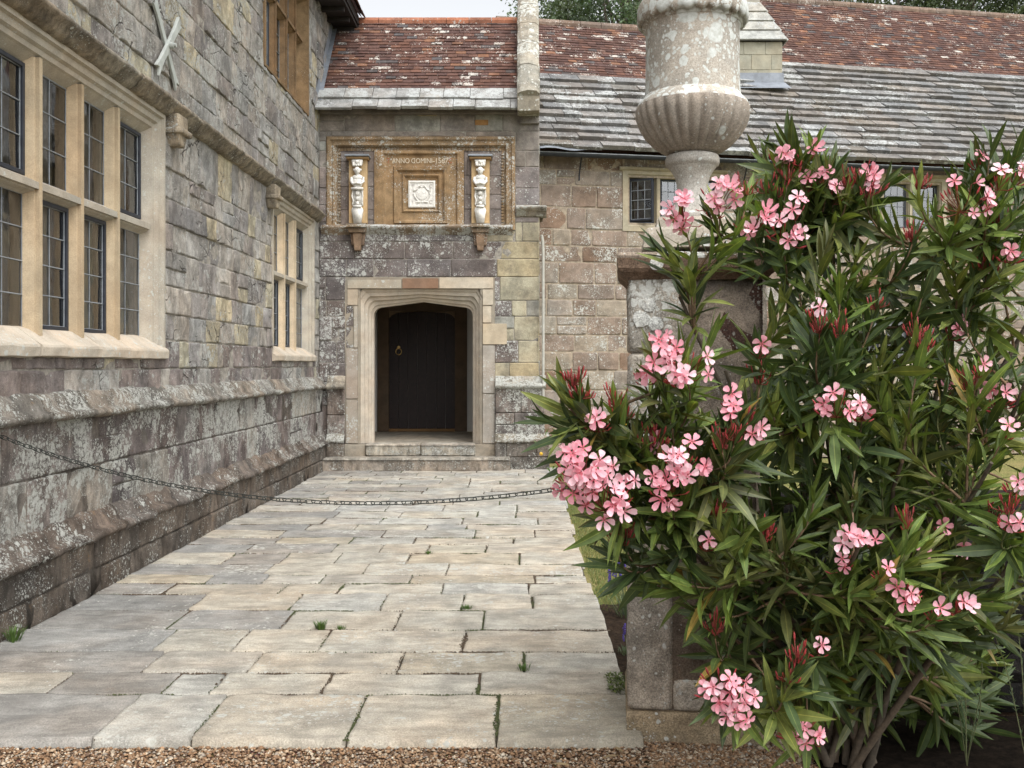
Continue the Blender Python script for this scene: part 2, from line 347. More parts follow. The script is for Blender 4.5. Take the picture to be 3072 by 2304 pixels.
# ------------------------------------------------------------------ ground
def ground():
    n = NT('dry_lawn'); a = n.noise(.8, 5, .6); b = n.noise(30, 6, .75)
    c = n.mix(n.ramp(a.outputs['Fac'], .35, .65), (.13,.15,.045,1), (.25,.21,.09,1)); c = n.mix(1, c, n.mix(1, (1,1,1,1), n.ramp(b.outputs['Fac'], .3, .7, .6, 1.4), 'MULTIPLY'), 'MULTIPLY')
    n.bump(b.outputs['Fac'], .8, .03); m = n.out(c, .95, .1)
    mb = MB(); mb.add([(-150,-100,-.03),(150,-100,-.03),(150,200,-.03),(-150,200,-.03)], [(0,1,2,3)], (.3,.3,.3,0))
    tag(mb.build('lawn_ground', m), kind='structure')
    n = NT('gravel_bed'); v = n.voro(110); s = n.noise(3, 4, .6); f = n.noise(60, 6, .8)
    c = n.mix(.65, (.16,.09,.05,1), v.outputs['Color'], 'MULTIPLY'); c = n.mix(n.ramp(s.outputs['Fac'], .4, .6), c, (.13,.085,.055,1))
    c = n.mix(1, c, n.mix(1, (1,1,1,1), n.ramp(f.outputs['Fac'], .3, .7, .6, 1.4), 'MULTIPLY'), 'MULTIPLY')
    n.bump(v.outputs['Distance'], .8, .01); m = n.out(c, .95, .1)
    mb = MB(); mb.add([(-12,-12,-.022),(12,-12,-.022),(12,4.55,-.022),(-12,4.55,-.022)], [(0,1,2,3)], (.3,.3,.3,0))
    tag(mb.build('gravel_ground', m), kind='structure')
    n = NT('bed_soil'); f = n.noise(25, 8, .8)
    m0 = n.mix(n.ramp(f.outputs['Fac'], .3, .7), (.02,.014,.01,1), (.09,.06,.04,1)); n.bump(f.outputs['Fac'], 1, .05); m = n.out(m0, 1, .1)
    mb = MB(); P = []
    for i in range(40):
        row = []
        for j in range(24):
            x = .42+j/23*.85; y = 4.2+i/39*2.3
            row.append((x, y, -.018+.03*max(0, mnoise.noise(Vector((x*6, y*6, 0))))+.012*mnoise.noise(Vector((x*25, y*25, 3)))))
        P.append(row)
    mb.grid(P, (.1,.1,.1,0)); tag(mb.build('soil_bed', m), kind='structure')
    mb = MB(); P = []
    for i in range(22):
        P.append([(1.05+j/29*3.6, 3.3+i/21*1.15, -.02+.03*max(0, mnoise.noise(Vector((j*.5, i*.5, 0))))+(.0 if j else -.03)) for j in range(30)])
    n = NT('shade_darkened_soil'); f = n.noise(25, 8, .8); n.bump(f.outputs['Fac'], 1, .05); m2 = n.out(n.mix(n.ramp(f.outputs['Fac'], .3, .7), (.006,.005,.004,1), (.03,.022,.016,1)), 1, .05)  # soil colour taken almost to black to paint in the shade below the bush
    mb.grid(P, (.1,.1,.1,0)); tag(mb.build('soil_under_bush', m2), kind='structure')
    # path of stone slabs
    rows = [(4.06, 4.62, [-9, 250, 450, 770, 1075, 1373], 1560), (4.62, 4.94, [-9, 130, 370, 470, 705, 1035, 1345], 1486), (4.94, 5.31, [-9, 330, 550, 865, 1132, 1350], 1440),
            (5.31, 5.75, [50, 355, 520, 700, 1003, 1330], 1392), (5.75, 6.2, [80, 385, 620, 858, 1045, 1306], 1346),
            (6.2, 6.64, [180, 430, 640, 830, 1000, 1150, 1300], 1306)]
    y = 6.64; R = []
    for y0, y1, xs, yy in rows:
        D = 1.55*2150/(yy-788); us = [(x-1128)*D/2150 for x in xs]; us[0] = min(us[0], -2.86); us[-1] = .5
        if us[0] < -2.86: us[0] = -2.86
        R.append((y0, y1, us))
    while y < 14.72:
        ny = y+ru(.26, .48)
        if 14.75-ny < .3: ny = 14.75
        u = -2.86; us = [u]
        while u < .45:
            u += ru(.35, 1.0); 
            if u > .2: u = .48+ru(-.03, .03)
            us.append(u)
        R.append((y, ny, us)); y = ny
    mb = MB(); mb.box((-2.9, 4.1, -.2), (.46, 14.8, -.0), (.06,.05,.035,0))
    tilt = 0; JP = []
    for ri, (y0, y1, us) in enumerate(R):
        for i in range(len(us)-1):
            t = rnd()
            c = (.40,.37,.31) if t < .7 else ((.37,.355,.315) if t < .9 else (.40,.36,.285))
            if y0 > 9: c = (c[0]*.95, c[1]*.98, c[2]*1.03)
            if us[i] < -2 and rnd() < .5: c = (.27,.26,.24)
            a, b = us[i], us[i+1]; off = ru(-.006, .006)
            block(mb, Vector((0,0,.022)), X_, Y_, Z_, (a, y0, b, y1), jit((*c, ru(.15, .5)), .1), off=off, gapv=ru(.004, .008), gap=ru(.001, .003), bev=.006, depth=.04, rough=.007, cell=.045, wob=.008)
            if i: JP.append((a, y0, a, y1))
            if y0 > 4.1: JP.append((a, y0, b, y0))
    tag(mb.build('path', M['slab'], smooth=True), kind='structure')
    mo = MB()
    for (xa, ya, xb, yb) in JP:
        Lj = math.hypot(xb-xa, yb-ya)
        for q in range(int(Lj*420)):
            t = rnd(); x, y = xa+(xb-xa)*t, ya+(yb-ya)*t
            if mnoise.noise(Vector((x*2.2, y*2.2, 7))) < .06 and rnd() > .12: continue
            x += random.gauss(0, .007); y += random.gauss(0, .006); sz = ru(.0025, .0065)*(1.5 if rnd() < .1 else 1); an = ru(0, 6.3)
            col = (.05,.06,.02,0) if mnoise.noise(Vector((x*1.5, y*1.5, 2))) > .05 else (.07,.048,.03,0)
            c0, s0 = math.cos(an)*sz, math.sin(an)*sz; z = .022
            mo.add([(x+c0, y+s0, z-.007), (x-s0, y+c0, z-.007), (x-c0, y-s0, z-.007), (x+s0, y-c0, z-.007), (x, y, z-.003+sz*.5)], [(0,1,4), (1,2,4), (2,3,4), (3,0,4)], jit(col, .35))
    tag(mo.build('moss', M['pebble']), 'patchy brown and green moss in the joints of the paving', 'moss', kind='stuff')
ground()

# gravel pebbles: nobody could count them
def pebbles():
    n = 32000; V0 = np.array([(1,0,0),(-1,0,0),(0,1,0),(0,-1,0),(0,0,1),(0,0,-1)], float)
    F0 = np.array([(0,2,4),(2,1,4),(1,3,4),(3,0,4),(2,0,5),(1,2,5),(3,1,5),(0,3,5)])
    x = np.random.uniform(-2.6, 1.15, n); y = np.random.uniform(3.45, 4.08, n)
    xr = np.random.uniform(.5, 1.15, n//4); yr = np.random.uniform(3.6, 4.25, n//4)
    x[:n//4] = xr; y[:n//4] = yr
    s = np.random.gamma(4, .0011, n)+.002
    sc = np.stack([s*np.random.uniform(.8,1.4,n), s*np.random.uniform(.8,1.4,n), s*np.random.uniform(.5,.8,n)], 1)
    V = V0[None]*sc[:, None, :]*np.random.uniform(.7, 1.15, (n, 6, 1)); th = np.random.uniform(0, 6.28, n); c, si = np.cos(th)[:, None], np.sin(th)[:, None]
    P = np.stack([V[..., 0]*c-V[..., 1]*si+x[:, None], V[..., 0]*si+V[..., 1]*c+y[:, None], V[..., 2]+(-.018+s*.35)[:, None]], 2)
    F = (F0[None]+np.arange(n)[:, None, None]*6).reshape(-1, 3)
    pal = np.array([(.28,.17,.095),(.2,.115,.06),(.36,.26,.17),(.42,.34,.25),(.15,.09,.055),(.24,.2,.16),(.48,.42,.33)])
    cc = pal[np.random.choice(7, n, p=[.25,.25,.14,.1,.13,.08,.05])]*np.random.uniform(.75, 1.2, (n, 1))
    mb = MB(); mb.v = [P.reshape(-1, 3)]; mb.n = n*6; mb.f = [tuple(f) for f in F.tolist()]; mb.c = np.repeat(np.hstack([cc, np.zeros((n, 1))]), 8, axis=0).tolist()
    tag(mb.build('gravel', M['pebble'], smooth=True), kind='stuff', label='loose reddish brown gravel in front of the paved path', cat='gravel')
pebbles()

# ------------------------------------------------------------------ glazing used by every leaded window
def light_glazing(par, O, U, V, N, a, b, c, d, h, cols, rows, casement=False, open_=0, lr=.0035):
    """one window light: leaded pane (+ iron casement)"""
    if casement:
        mb = MB(); t = .028
        for r in ((a, b, a+t, d), (c-t, b, c, d), (a+t, b, c-t, b+t), (a+t, d-t, c-t, d)):
            mb.prism([(r[0], r[1]), (r[2], r[1]), (r[2], r[3]), (r[0], r[3])], O, U, V, N, h-.01, h+.025, (.1,.1,.1,0))
        cs = mb.build('casement', M['iron'], par, bevel=.003); a += t; c -= t; b += t; d -= t
    mb = MB()
    for i in range(cols):
        for j in range(rows):
            u0, u1, v0, v1 = a+(c-a)*i/cols, a+(c-a)*(i+1)/cols, b+(d-b)*j/rows, b+(d-b)*(j+1)/rows; tx, ty = ru(-1, 1)*.0022, ru(-1, 1)*.0022
            mb.add([O+U*u0+V*v0+N*(h-tx-ty), O+U*u1+V*v0+N*(h+tx-ty), O+U*u1+V*v1+N*(h+tx+ty), O+U*u0+V*v1+N*(h-tx+ty)], [(0,1,2,3)], (.1,.1,.1,0))
    g = mb.build('pane', M['glass'], par)
    mb = MB()
    for i in range(0, cols+1):
        u = a+(c-a)*i/cols; mb.tube([O+U*u+V*b+N*(h+.004), O+U*u+V*d+N*(h+.004)], lr*(1.3 if i in (0, cols) else 1), 5)
    for j in range(0, rows+1):
        v = b+(d-b)*j/rows; mb.tube([O+U*a+V*v+N*(h+.006), O+U*c+V*v+N*(h+.006)], lr*1.3, 5)
    mb.build('lead_bars', M['lead'], par)

FR = (.45,.36,.245,.18); FRG = (.42,.385,.325,.4)
def mullion_prof(hw_f=.02, hw_b=.062, f=-.045, m=-.075, bk=-.15):
    return [(-hw_b, bk), (-hw_b, bk+.02), (-hw_b+.012, bk+.04), (-hw_f-.012, m), (-hw_f, m+.004), (-hw_f, f), (hw_f, f), (hw_f, m+.004), (hw_f+.012, m), (hw_b-.012, bk+.04), (hw_b, bk+.02), (hw_b, bk)]
def stone_window(house, label, y0, y1, z0, z1, muls, trans, casements, glass_d=-.14, cols=2, rows=(3, 4), first=None, last=None, mat='frame', surround=FRG, mc=FR):
    """mullioned window in the left wall (plane x=-3.0, facing +X)"""
    O = Vector((-3.0, 0, 0)); U, V, N = Y_, Z_, X_
    j = .2; mb = MB()
    offs = [(0, -.04), (0, .012), (.035, .014), (.045, -.012), (.085, -.02), (.1, -.045), (.13, -.052), (.14, -.07), (.2, -.145), (.2, -.17)]
    loops = [(y0+o, z0, y1-o, z1-o, h) for o, h in offs]
    # flip so that faces point outwards is irrelevant for shading
    L = [[O+U*a+V*q[1]+N*h for q in (0,)] for a, b, c, d, h in []]
    rows_ = []
    for (a, b, c, d, h) in loops:
        pts = [(a, b)]; nn = 10
        pts += [(a, b+(d-b)*i/nn) for i in range(1, nn+1)]+[(a+(c-a)*i/nn, d) for i in range(1, nn+1)]+[(c, d-(d-b)*i/nn) for i in range(1, nn+1)]
        rows_.append([O+U*x+V*y+N*(h+.002*mnoise.noise(Vector((h*9, x*5, y*5)))) for x, y in pts])
    mb.grid(rows_, surround)
    w_ = mb.build('window', M[mat], house); w_['label'] = label
    ys = [y0+.2]+muls+[y1-.2]; zb, zt = z0+.19, z1-.2
    for k, my in enumerate(muls):
        mb = MB(); pr = mullion_prof(); col = jit((*mc[:3], .08), .1)
        segs = [zb-.06, (zb+trans)/2, trans-.02, trans+.03, (trans+zt)/2, zt+.05]
        mb.grid([[O+U*(my+p)+V*z+N*(h-.0) for p, h in pr] for z in segs], col, flip=True)
        mb.build('mullion', M[mat], w_)
    mb = MB(); pr = mullion_prof(.022, .06, -.048)
    mb.grid([[O+U*y+V*(trans+p)+N*h for p, h in pr] for y in np.linspace(ys[0]-.03, ys[-1]+.03, 14)], jit((*FRG[:3], .35), .05)); mb.build('transom', M[mat], w_)
    mb = MB()
    molding(mb, O, U, V, N, [(-.17, z0+.2), (-.1, z0+.175), (.0, z0+.1), (.045, z0+.075), (.05, z0+.06), (.045, z0+.005), (.0, z0-.005)], y0-.01, y1+.01, lambda u: jit((.5,.44,.36,.45), .06), rough=.007)
    mb.build('sill', M['frame'], w_, smooth=False)
    for i in range(len(ys)-1):
        a = ys[i]+(.06 if i else .0); c = ys[i+1]-(.06 if i < len(ys)-2 else .0)
        for lvl, (b, d) in enumerate(((zb-.01, trans-.058), (trans+.058, zt+.0))):
            light_glazing(w_, O, U, V, N, a, b, c, d, glass_d, cols, rows[1] if lvl == 0 else rows[0], casement=((i, lvl) in casements))
    # room and curtains behind
    mb = MB(); A, B_ = y0+.1, y1-.1
    v = [(-3.19, A, z0+.1), (-3.19, B_, z0+.1), (-3.19, B_, z1-.1), (-3.19, A, z1-.1)]; vb = [(-4.0, p[1], p[2]) for p in v]
    mb.add(v+vb, [(4,5,6,7), (0,1,5,4), (1,2,6,5), (2,3,7,6), (3,0,4,7)], (.1,.1,.1,0)); mb.build('room_behind', M['room'], w_)
    for i in range(len(ys)-1):
        mb = MB(); a, c = ys[i]+.02, ys[i+1]-.02
        rws = [[(-3.25+.018*math.sin(u*75+i)+.006*math.sin(u*190), u, z) for u in np.linspace(a+(c-a)*.25, c, 30)] for z in (z0+.12, z1-.15)]
        mb.grid(rws, (.4,.4,.4,0)); mb.build('curtain', M['curtain'], w_, smooth=True)
    return w_

# ------------------------------------------------------------------ main house (left)
house = empty('manor_house', 'long weathered grey stone manor wall with big mullioned windows on the left', 'house')
WX = -3.0; WO = Vector((WX, 0, 0)); YE = 17.6
w1 = (3.9, 1.6, 8.34, 3.64); w2 = (11.93, 1.6, 14.34, 3.64); w3 = (11.55, 5.03, 13.95, 6.7)
def wallcol(u, v):
    t = rnd()
    if t < .09: c = (.43,.39,.29)
    elif t < .2: c = (.36,.34,.31)
    elif t < .55: c = (.33,.318,.3)
    elif t < .8: c = (.285,.265,.252)
    else: c = (.37,.352,.325)
    li = .3+.25*rnd()
    if v > 3.8: li = .5+.25*rnd(); c = tuple(q*.92 for q in c)
    if v < 1.65: c = (.22,.19,.18) if rnd() < .6 else c; li = .55+.2*rnd()
    return jit((*c, li), .13)
mb = MB(); KW = dict(gap=.003, bev=.006, depth=.014, rough=.012, cell=.075, wob=.009)
ashlar(mb, WO, Y_, Z_, X_, (1.5, 1.3, YE, 3.66), [w1, w2], (.2, .34), (.2, .5), wallcol, **KW)
ashlar(mb, WO, Y_, Z_, X_, (1.5, 3.76, YE, 6.92), [w3], (.2, .36), (.22, .6), wallcol, **KW)
mb.build('wall', M['wall'], house, smooth=True)
mb = MB()
for (a, b, c, d) in subtract((1.5, 1.2, YE, 6.92), [w1, w2, w3]): mb.add([(WX-.011, a, b), (WX-.011, c, b), (WX-.011, c, d), (WX-.011, a, d)], [(0,1,2,3)], (.1,.1,.1,0))
mb.build('mortar_bed', M['mortar'], house)
mb = MB(); mb.box((-9, 1.4, 0), (-4.05, YE+.1, 6.9)); mb.box((-4.04, 1.4, 0), (-3.03, 1.5, 6.9)); mb.box((-4.04, YE, 0), (-3.03, YE+.1, 6.9)); mb.build('core', M['mortar'], house)
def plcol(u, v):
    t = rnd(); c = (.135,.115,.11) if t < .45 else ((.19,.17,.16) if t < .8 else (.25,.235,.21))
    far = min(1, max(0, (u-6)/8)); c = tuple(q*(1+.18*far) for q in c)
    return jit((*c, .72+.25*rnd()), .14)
mb = MB(); KP = dict(gap=.003, bev=.008, depth=.016, rough=.012, cell=.07, wob=.009)
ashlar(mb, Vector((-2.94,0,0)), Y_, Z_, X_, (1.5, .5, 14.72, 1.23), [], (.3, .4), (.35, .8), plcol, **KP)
ashlar(mb, Vector((-2.86,0,0)), Y_, Z_, X_, (1.5, -.02, 14.72, .4), [], (.2, .24), (.3, .7), lambda u, v: jit((.12,.1,.082,.5), .2), **KP)
mb.box((-3.05, 1.5, 0), (-2.952, 14.72, 1.2), (.13,.115,.1,.3)); mb.box((-3.04, 1.5, 0), (-2.872, 14.72, .4), (.11,.095,.08,.3))
mb.build('plinth', M['plinth'], house, smooth=True)
lcol = lambda u: jit((.19,.17,.145,.75), .2)
mb = MB(); molding(mb, WO, Y_, Z_, X_, [(-.02, 1.385), (.012, 1.37), (.05, 1.33), (.075, 1.27), (.125, 1.245), (.13, 1.22), (.1, 1.2), (.04, 1.19)], 1.5, 14.72, lcol, rough=.014, cell=.04)
mb.build('upper_plinth_moulding', M['plinth'], house, smooth=True)
mb = MB(); molding(mb, WO, Y_, Z_, X_, [(.03, .56), (.07, .54), (.1, .5), (.12, .45), (.17, .43), (.185, .4), (.16, .375), (.12, .37)], 1.5, 14.72, lambda u: jit((.12,.1,.085,.65), .2), rough=.018, cell=.04)
mb.build('lower_plinth_moulding', M['plinth'], house, smooth=True)
mb = MB(); molding(mb, WO, Y_, Z_, X_, [(-.02, 3.80), (.05, 3.79), (.115, 3.765), (.13, 3.745), (.125, 3.725), (.09, 3.705), (.07, 3.67), (.03, 3.64), (-.02, 3.635)], 1.5, 14.6, lambda u: jit((.25,.22,.175,.4), .12), rough=.009, cell=.07)
mb.build('hood_moulding', M['plinth'], house, smooth=True)
for y_ in (8.5, 11.8):
    mb = MB()
    mb.prism([(-.13, 0), (.1, 0), (.1, -.14), (.06, -.2), (.03, -.27), (-.08, -.27), (-.11, -.2), (-.13, -.14)], Vector((WX, y_, 3.67)), Y_, Z_, X_, -.01, .115, (.3,.26,.2,.5))
    mb.prism([(-.15, 0), (.12, 0), (.12, -.05), (-.15, -.05)], Vector((WX, y_, 3.55)), Y_, Z_, X_, -.01, .15, (.3,.26,.2,.6))
    mb.build('label_stop', M['plinth'], house, bevel=.015)
stone_window(house, 'large eight light window nearest the camera', w1[0], w1[2], w1[1], w1[3], [4.46, 5.08, 5.69, 6.3, 6.9, 7.52], 2.68, {(4, 0), (5, 0), (3, 1), (6, 1), (1, 1), (1, 0)})
stone_window(house, 'pale six light window beside the porch corner', w2[0], w2[2], w2[1], w2[3], [12.78, 13.4], 2.68, {(2, 1), (1, 0), (0, 0)}, mc=(.56,.46,.33,.1))
# upper brown window
mb = MB(); O = WO
rectl = [(w3[0]+o, w3[1]+o*.5, w3[2]-o, w3[3]-o, h) for o, h in ((0, -.03), (0, .015), (.06, .017), (.1, -.05), (.16, -.14), (.16, -.2))]
rectloft(mb, O, Y_, Z_, X_, rectl, (.2,.135,.075,.25)); uw = mb.build('window', M['oak'], house); uw['label'] = 'upstairs window with orange brown stone mullions'
for my in (12.32, 12.9, 13.4):
    mb = MB(); mb.grid([[O+Y_*(my+p)+Z_*z+X_*h for p, h in mullion_prof()] for z in (w3[1]+.08, 5.9, w3[3]-.1)], (.19,.125,.07,.2), flip=True); mb.build('mullion', M['oak'], uw)
mb = MB(); mb.grid([[O+Y_*y+Z_*(6.05+p)+X_*h for p, h in mullion_prof()] for y in (w3[0]+.12, 12.7, w3[2]-.12)], (.21,.14,.08,.2)); mb.build('transom', M['oak'], uw)
for a, c in ((11.72, 12.26), (12.38, 12.84), (12.96, 13.34), (13.46, 13.78)):
    light_glazing(uw, O, Y_, Z_, X_, a, 5.1, c, 6.0, -.14, 2, 4, casement=(a == 11.72)); light_glazing(uw, O, Y_, Z_, X_, a, 6.1, c, 6.6, -.14, 2, 3)
mb = MB(); mb.add([(-3.2,11.6,5),(-3.2,13.9,5),(-3.2,13.9,6.7),(-3.2,11.6,6.7)], [(0,1,2,3)], (.1,.1,.1,0)); mb.build('room_behind', M['room'], uw)
# iron cross plate on the wall
mb = MB(); O2 = Vector((WX, 8.32, 4.22))
for s in (1, -1):
    d = Vector((s*.68, .73)).normalized(); L = .39
    for e in (1, -1):
        A = d*e
        pn = Vector((-A.y, A.x))
        pts = [(0, 0)+tuple()][:0]
        body = [pn*.03, A*(L-.12)+pn*.034, A*L+pn*.05, A*(L-.05), A*L-pn*.05, A*(L-.12)-pn*.034, -pn*.03]
        mb.prism([(p.x, p.y) for p in body][::-1] if e*s < 0 else [(p.x, p.y) for p in body], O2, Y_, Z_, X_, .02+.01*s, .045+.012*s, (.4,.4,.4,0))
mb.tube([O2+X_*.0, O2+X_*.09], .03, 8); mb.tube([O2+X_*.08, O2+X_*.11], .018, 6)
mb.build('wall_anchor_cross', M['plate'], house, bevel=.004)
# eave + roof of the house
mb = MB(); mb.box((-3.02, 1.5, 6.9), (-2.62, 15.85, 6.95)); mb.box((-2.66, 1.5, 6.955), (-2.6, 15.85, 7.1))
for y in np.arange(1.8, 15.8, .45): mb.box((-3.0, y, 6.83), (-2.66, y+.07, 6.898))
mb.prism([(0, 0), (.5, 0), (.5, .08), (0, .62)], Vector((-3.1, 15.86, 6.9)), X_, Z_, Y_, -.05, .05, (.1,.1,.1,0))
mb.build('eaves', M['timber'], house)

def tiles(mb, O, U, S, N, width, s0, s1, gauge, tw, thick, colf, sag=0, tj=.004, ulo=0, skip=None):
    rows = max(1, int(round((s1-s0)/gauge))); g = (s1-s0)/rows
    for r in range(rows):
        s = s0+r*g; u = ulo-(tw[0]*.5 if r % 2 else 0)*ru(.8, 1.1); rowj = ru(-1, 1)*tj
        while u < width:
            w_ = ru(*tw); a, b = max(u, ulo), min(u+w_, width)
            if b-a > .02 and not (skip and skip((a+b)/2, s)):
                ds = ru(-1, 1)*tj*1.2+sag*math.sin(a*2.1+r*.7)*.5; lift = ru(0, 1)*tj*.8; t = thick*ru(.8, 1.2); gp = .0025
                c = colf((a+b)/2, s)
                q = []
                for (uu, ss, hh) in ((a+gp, s+ds, t+lift), (b-gp, s+ds+ru(-1, 1)*tj*.5, t+lift), (b-gp, s+g*1.25, .012), (a+gp, s+g*1.25, .012)):
                    q.append(O+U*uu+S*ss+N*(hh+thick*.6))
                q2 = [p-N*t for p in q]
                mb.add(q+q2, [(0,1,2,3), (4,5,1,0), (5,6,2,1), (7,4,0,3), (7,6,5,4)], c)
            u += w_
        rowj = 0
def claycol(light=.18):
    def f(u, s):
        t = rnd(); c = (.112,.062,.05) if t < .4 else ((.09,.052,.045) if t < .68 else ((.135,.072,.054) if t < .86 else ((.21,.11,.07) if t < .93 else (.09,.08,.08))))
        return jit((*c, .95 if rnd() < light*.35 else .15+.4*rnd()), .15)
    return f
slatecol = lambda u, s: jit((.2,.195,.19,ru(.35, .85)*(1.15-.45*min(1,max(0,(u-4)/5)))), .2) if rnd() < .88 else jit((.2,.185,.165,.5), .15)

mb = MB(); S = Vector((-math.cos(.84), 0, math.sin(.84))); N = Vector((math.sin(.84), 0, math.cos(.84)))
mb.add([(-2.55, 1.5, 7.08), (-2.55, 15.9, 7.08), Vector((-2.55, 15.9, 7.08))+S*5, Vector((-2.55, 1.5, 7.08))+S*5], [(0,1,2,3)], (.12,.05,.04,.3))
tiles(mb, Vector((-2.52, 15.9, 7.08)), -Y_, S, N, 3.0, 0, 4.5, .12, (.15, .18), .015, claycol())
mb.build('roof', M['tile'], house)

# ------------------------------------------------------------------ porch block
porch = empty('entrance_porch', 'gabled stone entrance porch with carved panel over a dark arched doorway', 'porch')
PO = Vector((0, X0, 0)); PU, PV, PN = X_, Z_, -Y_
door = (fx(747), 0, fx(1068), fz(599)); panel = (fx(705), fz(497), fx(1113), fz(295)); XR = .253
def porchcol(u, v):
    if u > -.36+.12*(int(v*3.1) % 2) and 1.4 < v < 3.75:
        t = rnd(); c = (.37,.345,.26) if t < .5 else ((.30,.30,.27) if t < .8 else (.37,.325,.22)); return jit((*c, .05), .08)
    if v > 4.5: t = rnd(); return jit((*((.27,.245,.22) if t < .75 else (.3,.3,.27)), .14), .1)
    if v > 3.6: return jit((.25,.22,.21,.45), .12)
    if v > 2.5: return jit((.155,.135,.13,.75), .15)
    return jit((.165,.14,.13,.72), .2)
mb = MB(); KW2 = dict(gap=.002, bev=.006, depth=.014, rough=.008, cell=.08, wob=.006)
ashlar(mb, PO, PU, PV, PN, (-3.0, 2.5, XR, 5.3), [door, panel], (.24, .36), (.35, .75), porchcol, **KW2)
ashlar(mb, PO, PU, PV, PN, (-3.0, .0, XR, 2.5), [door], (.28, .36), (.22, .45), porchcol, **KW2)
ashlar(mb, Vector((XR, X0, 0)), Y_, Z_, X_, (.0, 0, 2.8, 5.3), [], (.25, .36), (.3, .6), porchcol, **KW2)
wallp = mb.build('wall', M['porch'], porch, smooth=True)
mb = MB()
for (a, b, c, d) in subtract((-3.0, 0, XR, 5.32), [door, panel]): mb.add([(a, X0+.01, b), (c, X0+.01, b), (c, X0+.01, d), (a, X0+.01, d)], [(0,1,2,3)], (.1,.1,.1,0))
mb.add([(XR-.02, X0, 0), (XR-.02, 17.5, 0), (XR-.02, 17.5, 5.3), (XR-.02, X0, 5.3)], [(0,1,2,3)], (.1,.1,.1,0)); mb.build('mortar_bed', M['mortar'], porch)
# interior
mb = MB(); a, b = -2.95, 0.0
D2 = 17.5; di0, di1 = (841-1128)*D2/2150, (983-1128)*D2/2150; dz = 2.47
mb.box((a-.02, X0+.3, .38), (a, D2, 3.2)); mb.box((b, X0+.3, .38), (b+.02, D2, 3.2)); mb.box((a, X0+.3, 3.2), (b, D2, 3.25)); mb.box((a, D2, .38), (b, D2+.1, 3.2))
mb.box((a-.04, X0+.29, .0), (fx(803)-.16, X0+.3, 3.25)); mb.box((fx(1020)+.16, X0+.29, .0), (b+.04, X0+.3, 3.25))
mb.build('interior_plaster', M['plaster'], porch)
mb = MB(); mb.box((a, X0-.05, .0), (b, D2, .378), (.3,.27,.22,.1))
mb.build('porch_floor', M['slab'], porch)
mb = MB()
pi0, pi1 = (816-1128)*D2/2150, (1009-1128)*D2/2150
mb.box((pi0, D2-.06, .38), (di0, D2, 2.75), (.11,.08,.055,.0)); mb.box((di1, D2-.06, .38), (pi1, D2, 2.75), (.11,.08,.055,.0)); mb.box((di0, D2-.06, 2.5), (di1, D2, 2.75), (.11,.08,.055,0))
mb.prism([(di0, 2.5), (di0, 2.36), (di0+.05, 2.42), (di0+.15, 2.46), ((di0+di1)/2, 2.485), (di1-.15, 2.46), (di1-.05, 2.42), (di1, 2.36), (di1, 2.5)], Vector((0, D2-.03, 0)), X_, Z_, -Y_, 0, .02, (.2,.15,.1,0))
mb.box((di0, D2-.08, .38), (di1, D2-.0, .43), (.22,.13,.06,0)); mb.build('inner_door_surround', M['frame'], porch, bevel=.01)
mb = MB(); k = 7
for i in range(k): mb.box((di0+(di1-di0)*i/k+.002, D2-.025, .43), (di0+(di1-di0)*(i+1)/k-.002, D2-.004, 2.49))
for xx in (di0+.04, di1-.04): 
    for z in np.arange(.6, 2.4, .16): mb.sphere((xx, D2-.03, z), .01, (.1,.1,.1,0), 6)
dr = mb.build('door', M['door'], porch, bevel=.003)
mb = MB(); kx, kz = (862-1128)*D2/2150, 1.55+(788-757)*D2/2150
mb.tube([(kx, D2-.02, kz+.05), (kx, D2-.06, kz+.05)], .03, 10); mb.tube([(kx+.05*math.sin(t), D2-.055, kz-.02+.055*math.cos(t)) for t in np.linspace(0, 6.283, 20)], .009, 6)
mb.build('knocker', M['brass'], dr)
mb = MB(); mb.box((-.86, D2-.03, 2.2), (-.8, D2, 2.4)); 
# doorway surround : loft from four-centred arch to rectangular label
def arch(n=12):
    L, R, zt, za = fx(803), fx(1020), fz(662), fz(650); m = (L+R)/2; zb = .385; P = []
    P += [(L, zb+(zt-.13-zb)*i/6) for i in range(7)]
    P += [(L+.13*(1-math.cos(t)), zt-.13+.13*math.sin(t)*1.0) for t in np.linspace(.25, 1.45, 6)]
    P += [(L+.13+(m-L-.13)*t, zt+(za-zt)*t) for t in (.15, .4, .7, 1)]
    Q = [(2*m-x, z) for x, z in P[:-1]][::-1]
    return P+Q
A = arch(); m = (fx(803)+fx(1020))/2; nA = len(A)
def rectmap(oL, oR, top, zb=.385):
    out = []
    for i, (x, z) in enumerate(A):
        if i < 7: out.append((oL, zb+(top-.12-zb)*i/6 if i < 6 else top-.12))
        elif i < 13: t = (i-6)/6; out.append((oL+(.06*t), top-.12+.12*min(1, t*1.0)))
        elif i < nA-13: out.append((x, top) if i != nA//2 else (m, top))
        else: out.append(None)
    for i in range(nA):
        if out[i] is None: q = out[nA-1-i]; out[i] = (2*m-q[0]+(oR-(2*m-oL)), q[1])
    return out
RO = rectmap(fx(774), fx(1042), fz(624))
def lerp(A, B, t): return [(a[0]+(b[0]-a[0])*t, a[1]+(b[1]-a[1])*t) for a, b in zip(A, B)]
steps = [(0, -.32), (0, -.2), (.12, -.19), (.14, -.165), (.3, -.15), (.38, -.11), (.55, -.1), (.6, -.06), (.8, -.05), (.86, -.03), (.97, -.03), (1, .012)]
mb = MB(); rows_ = [[PO+PU*x+PV*z+PN*h for x, z in lerp(A, RO, t)] for t, h in steps]
mb.grid(rows_, (.47,.42,.35,.28), flip=True); ds = mb.build('doorway_moulding', M['frame'], porch)
mb = MB(); FB = dict(gap=.0025, bev=.007, depth=.05, rough=.003, cell=.1, wob=.002)
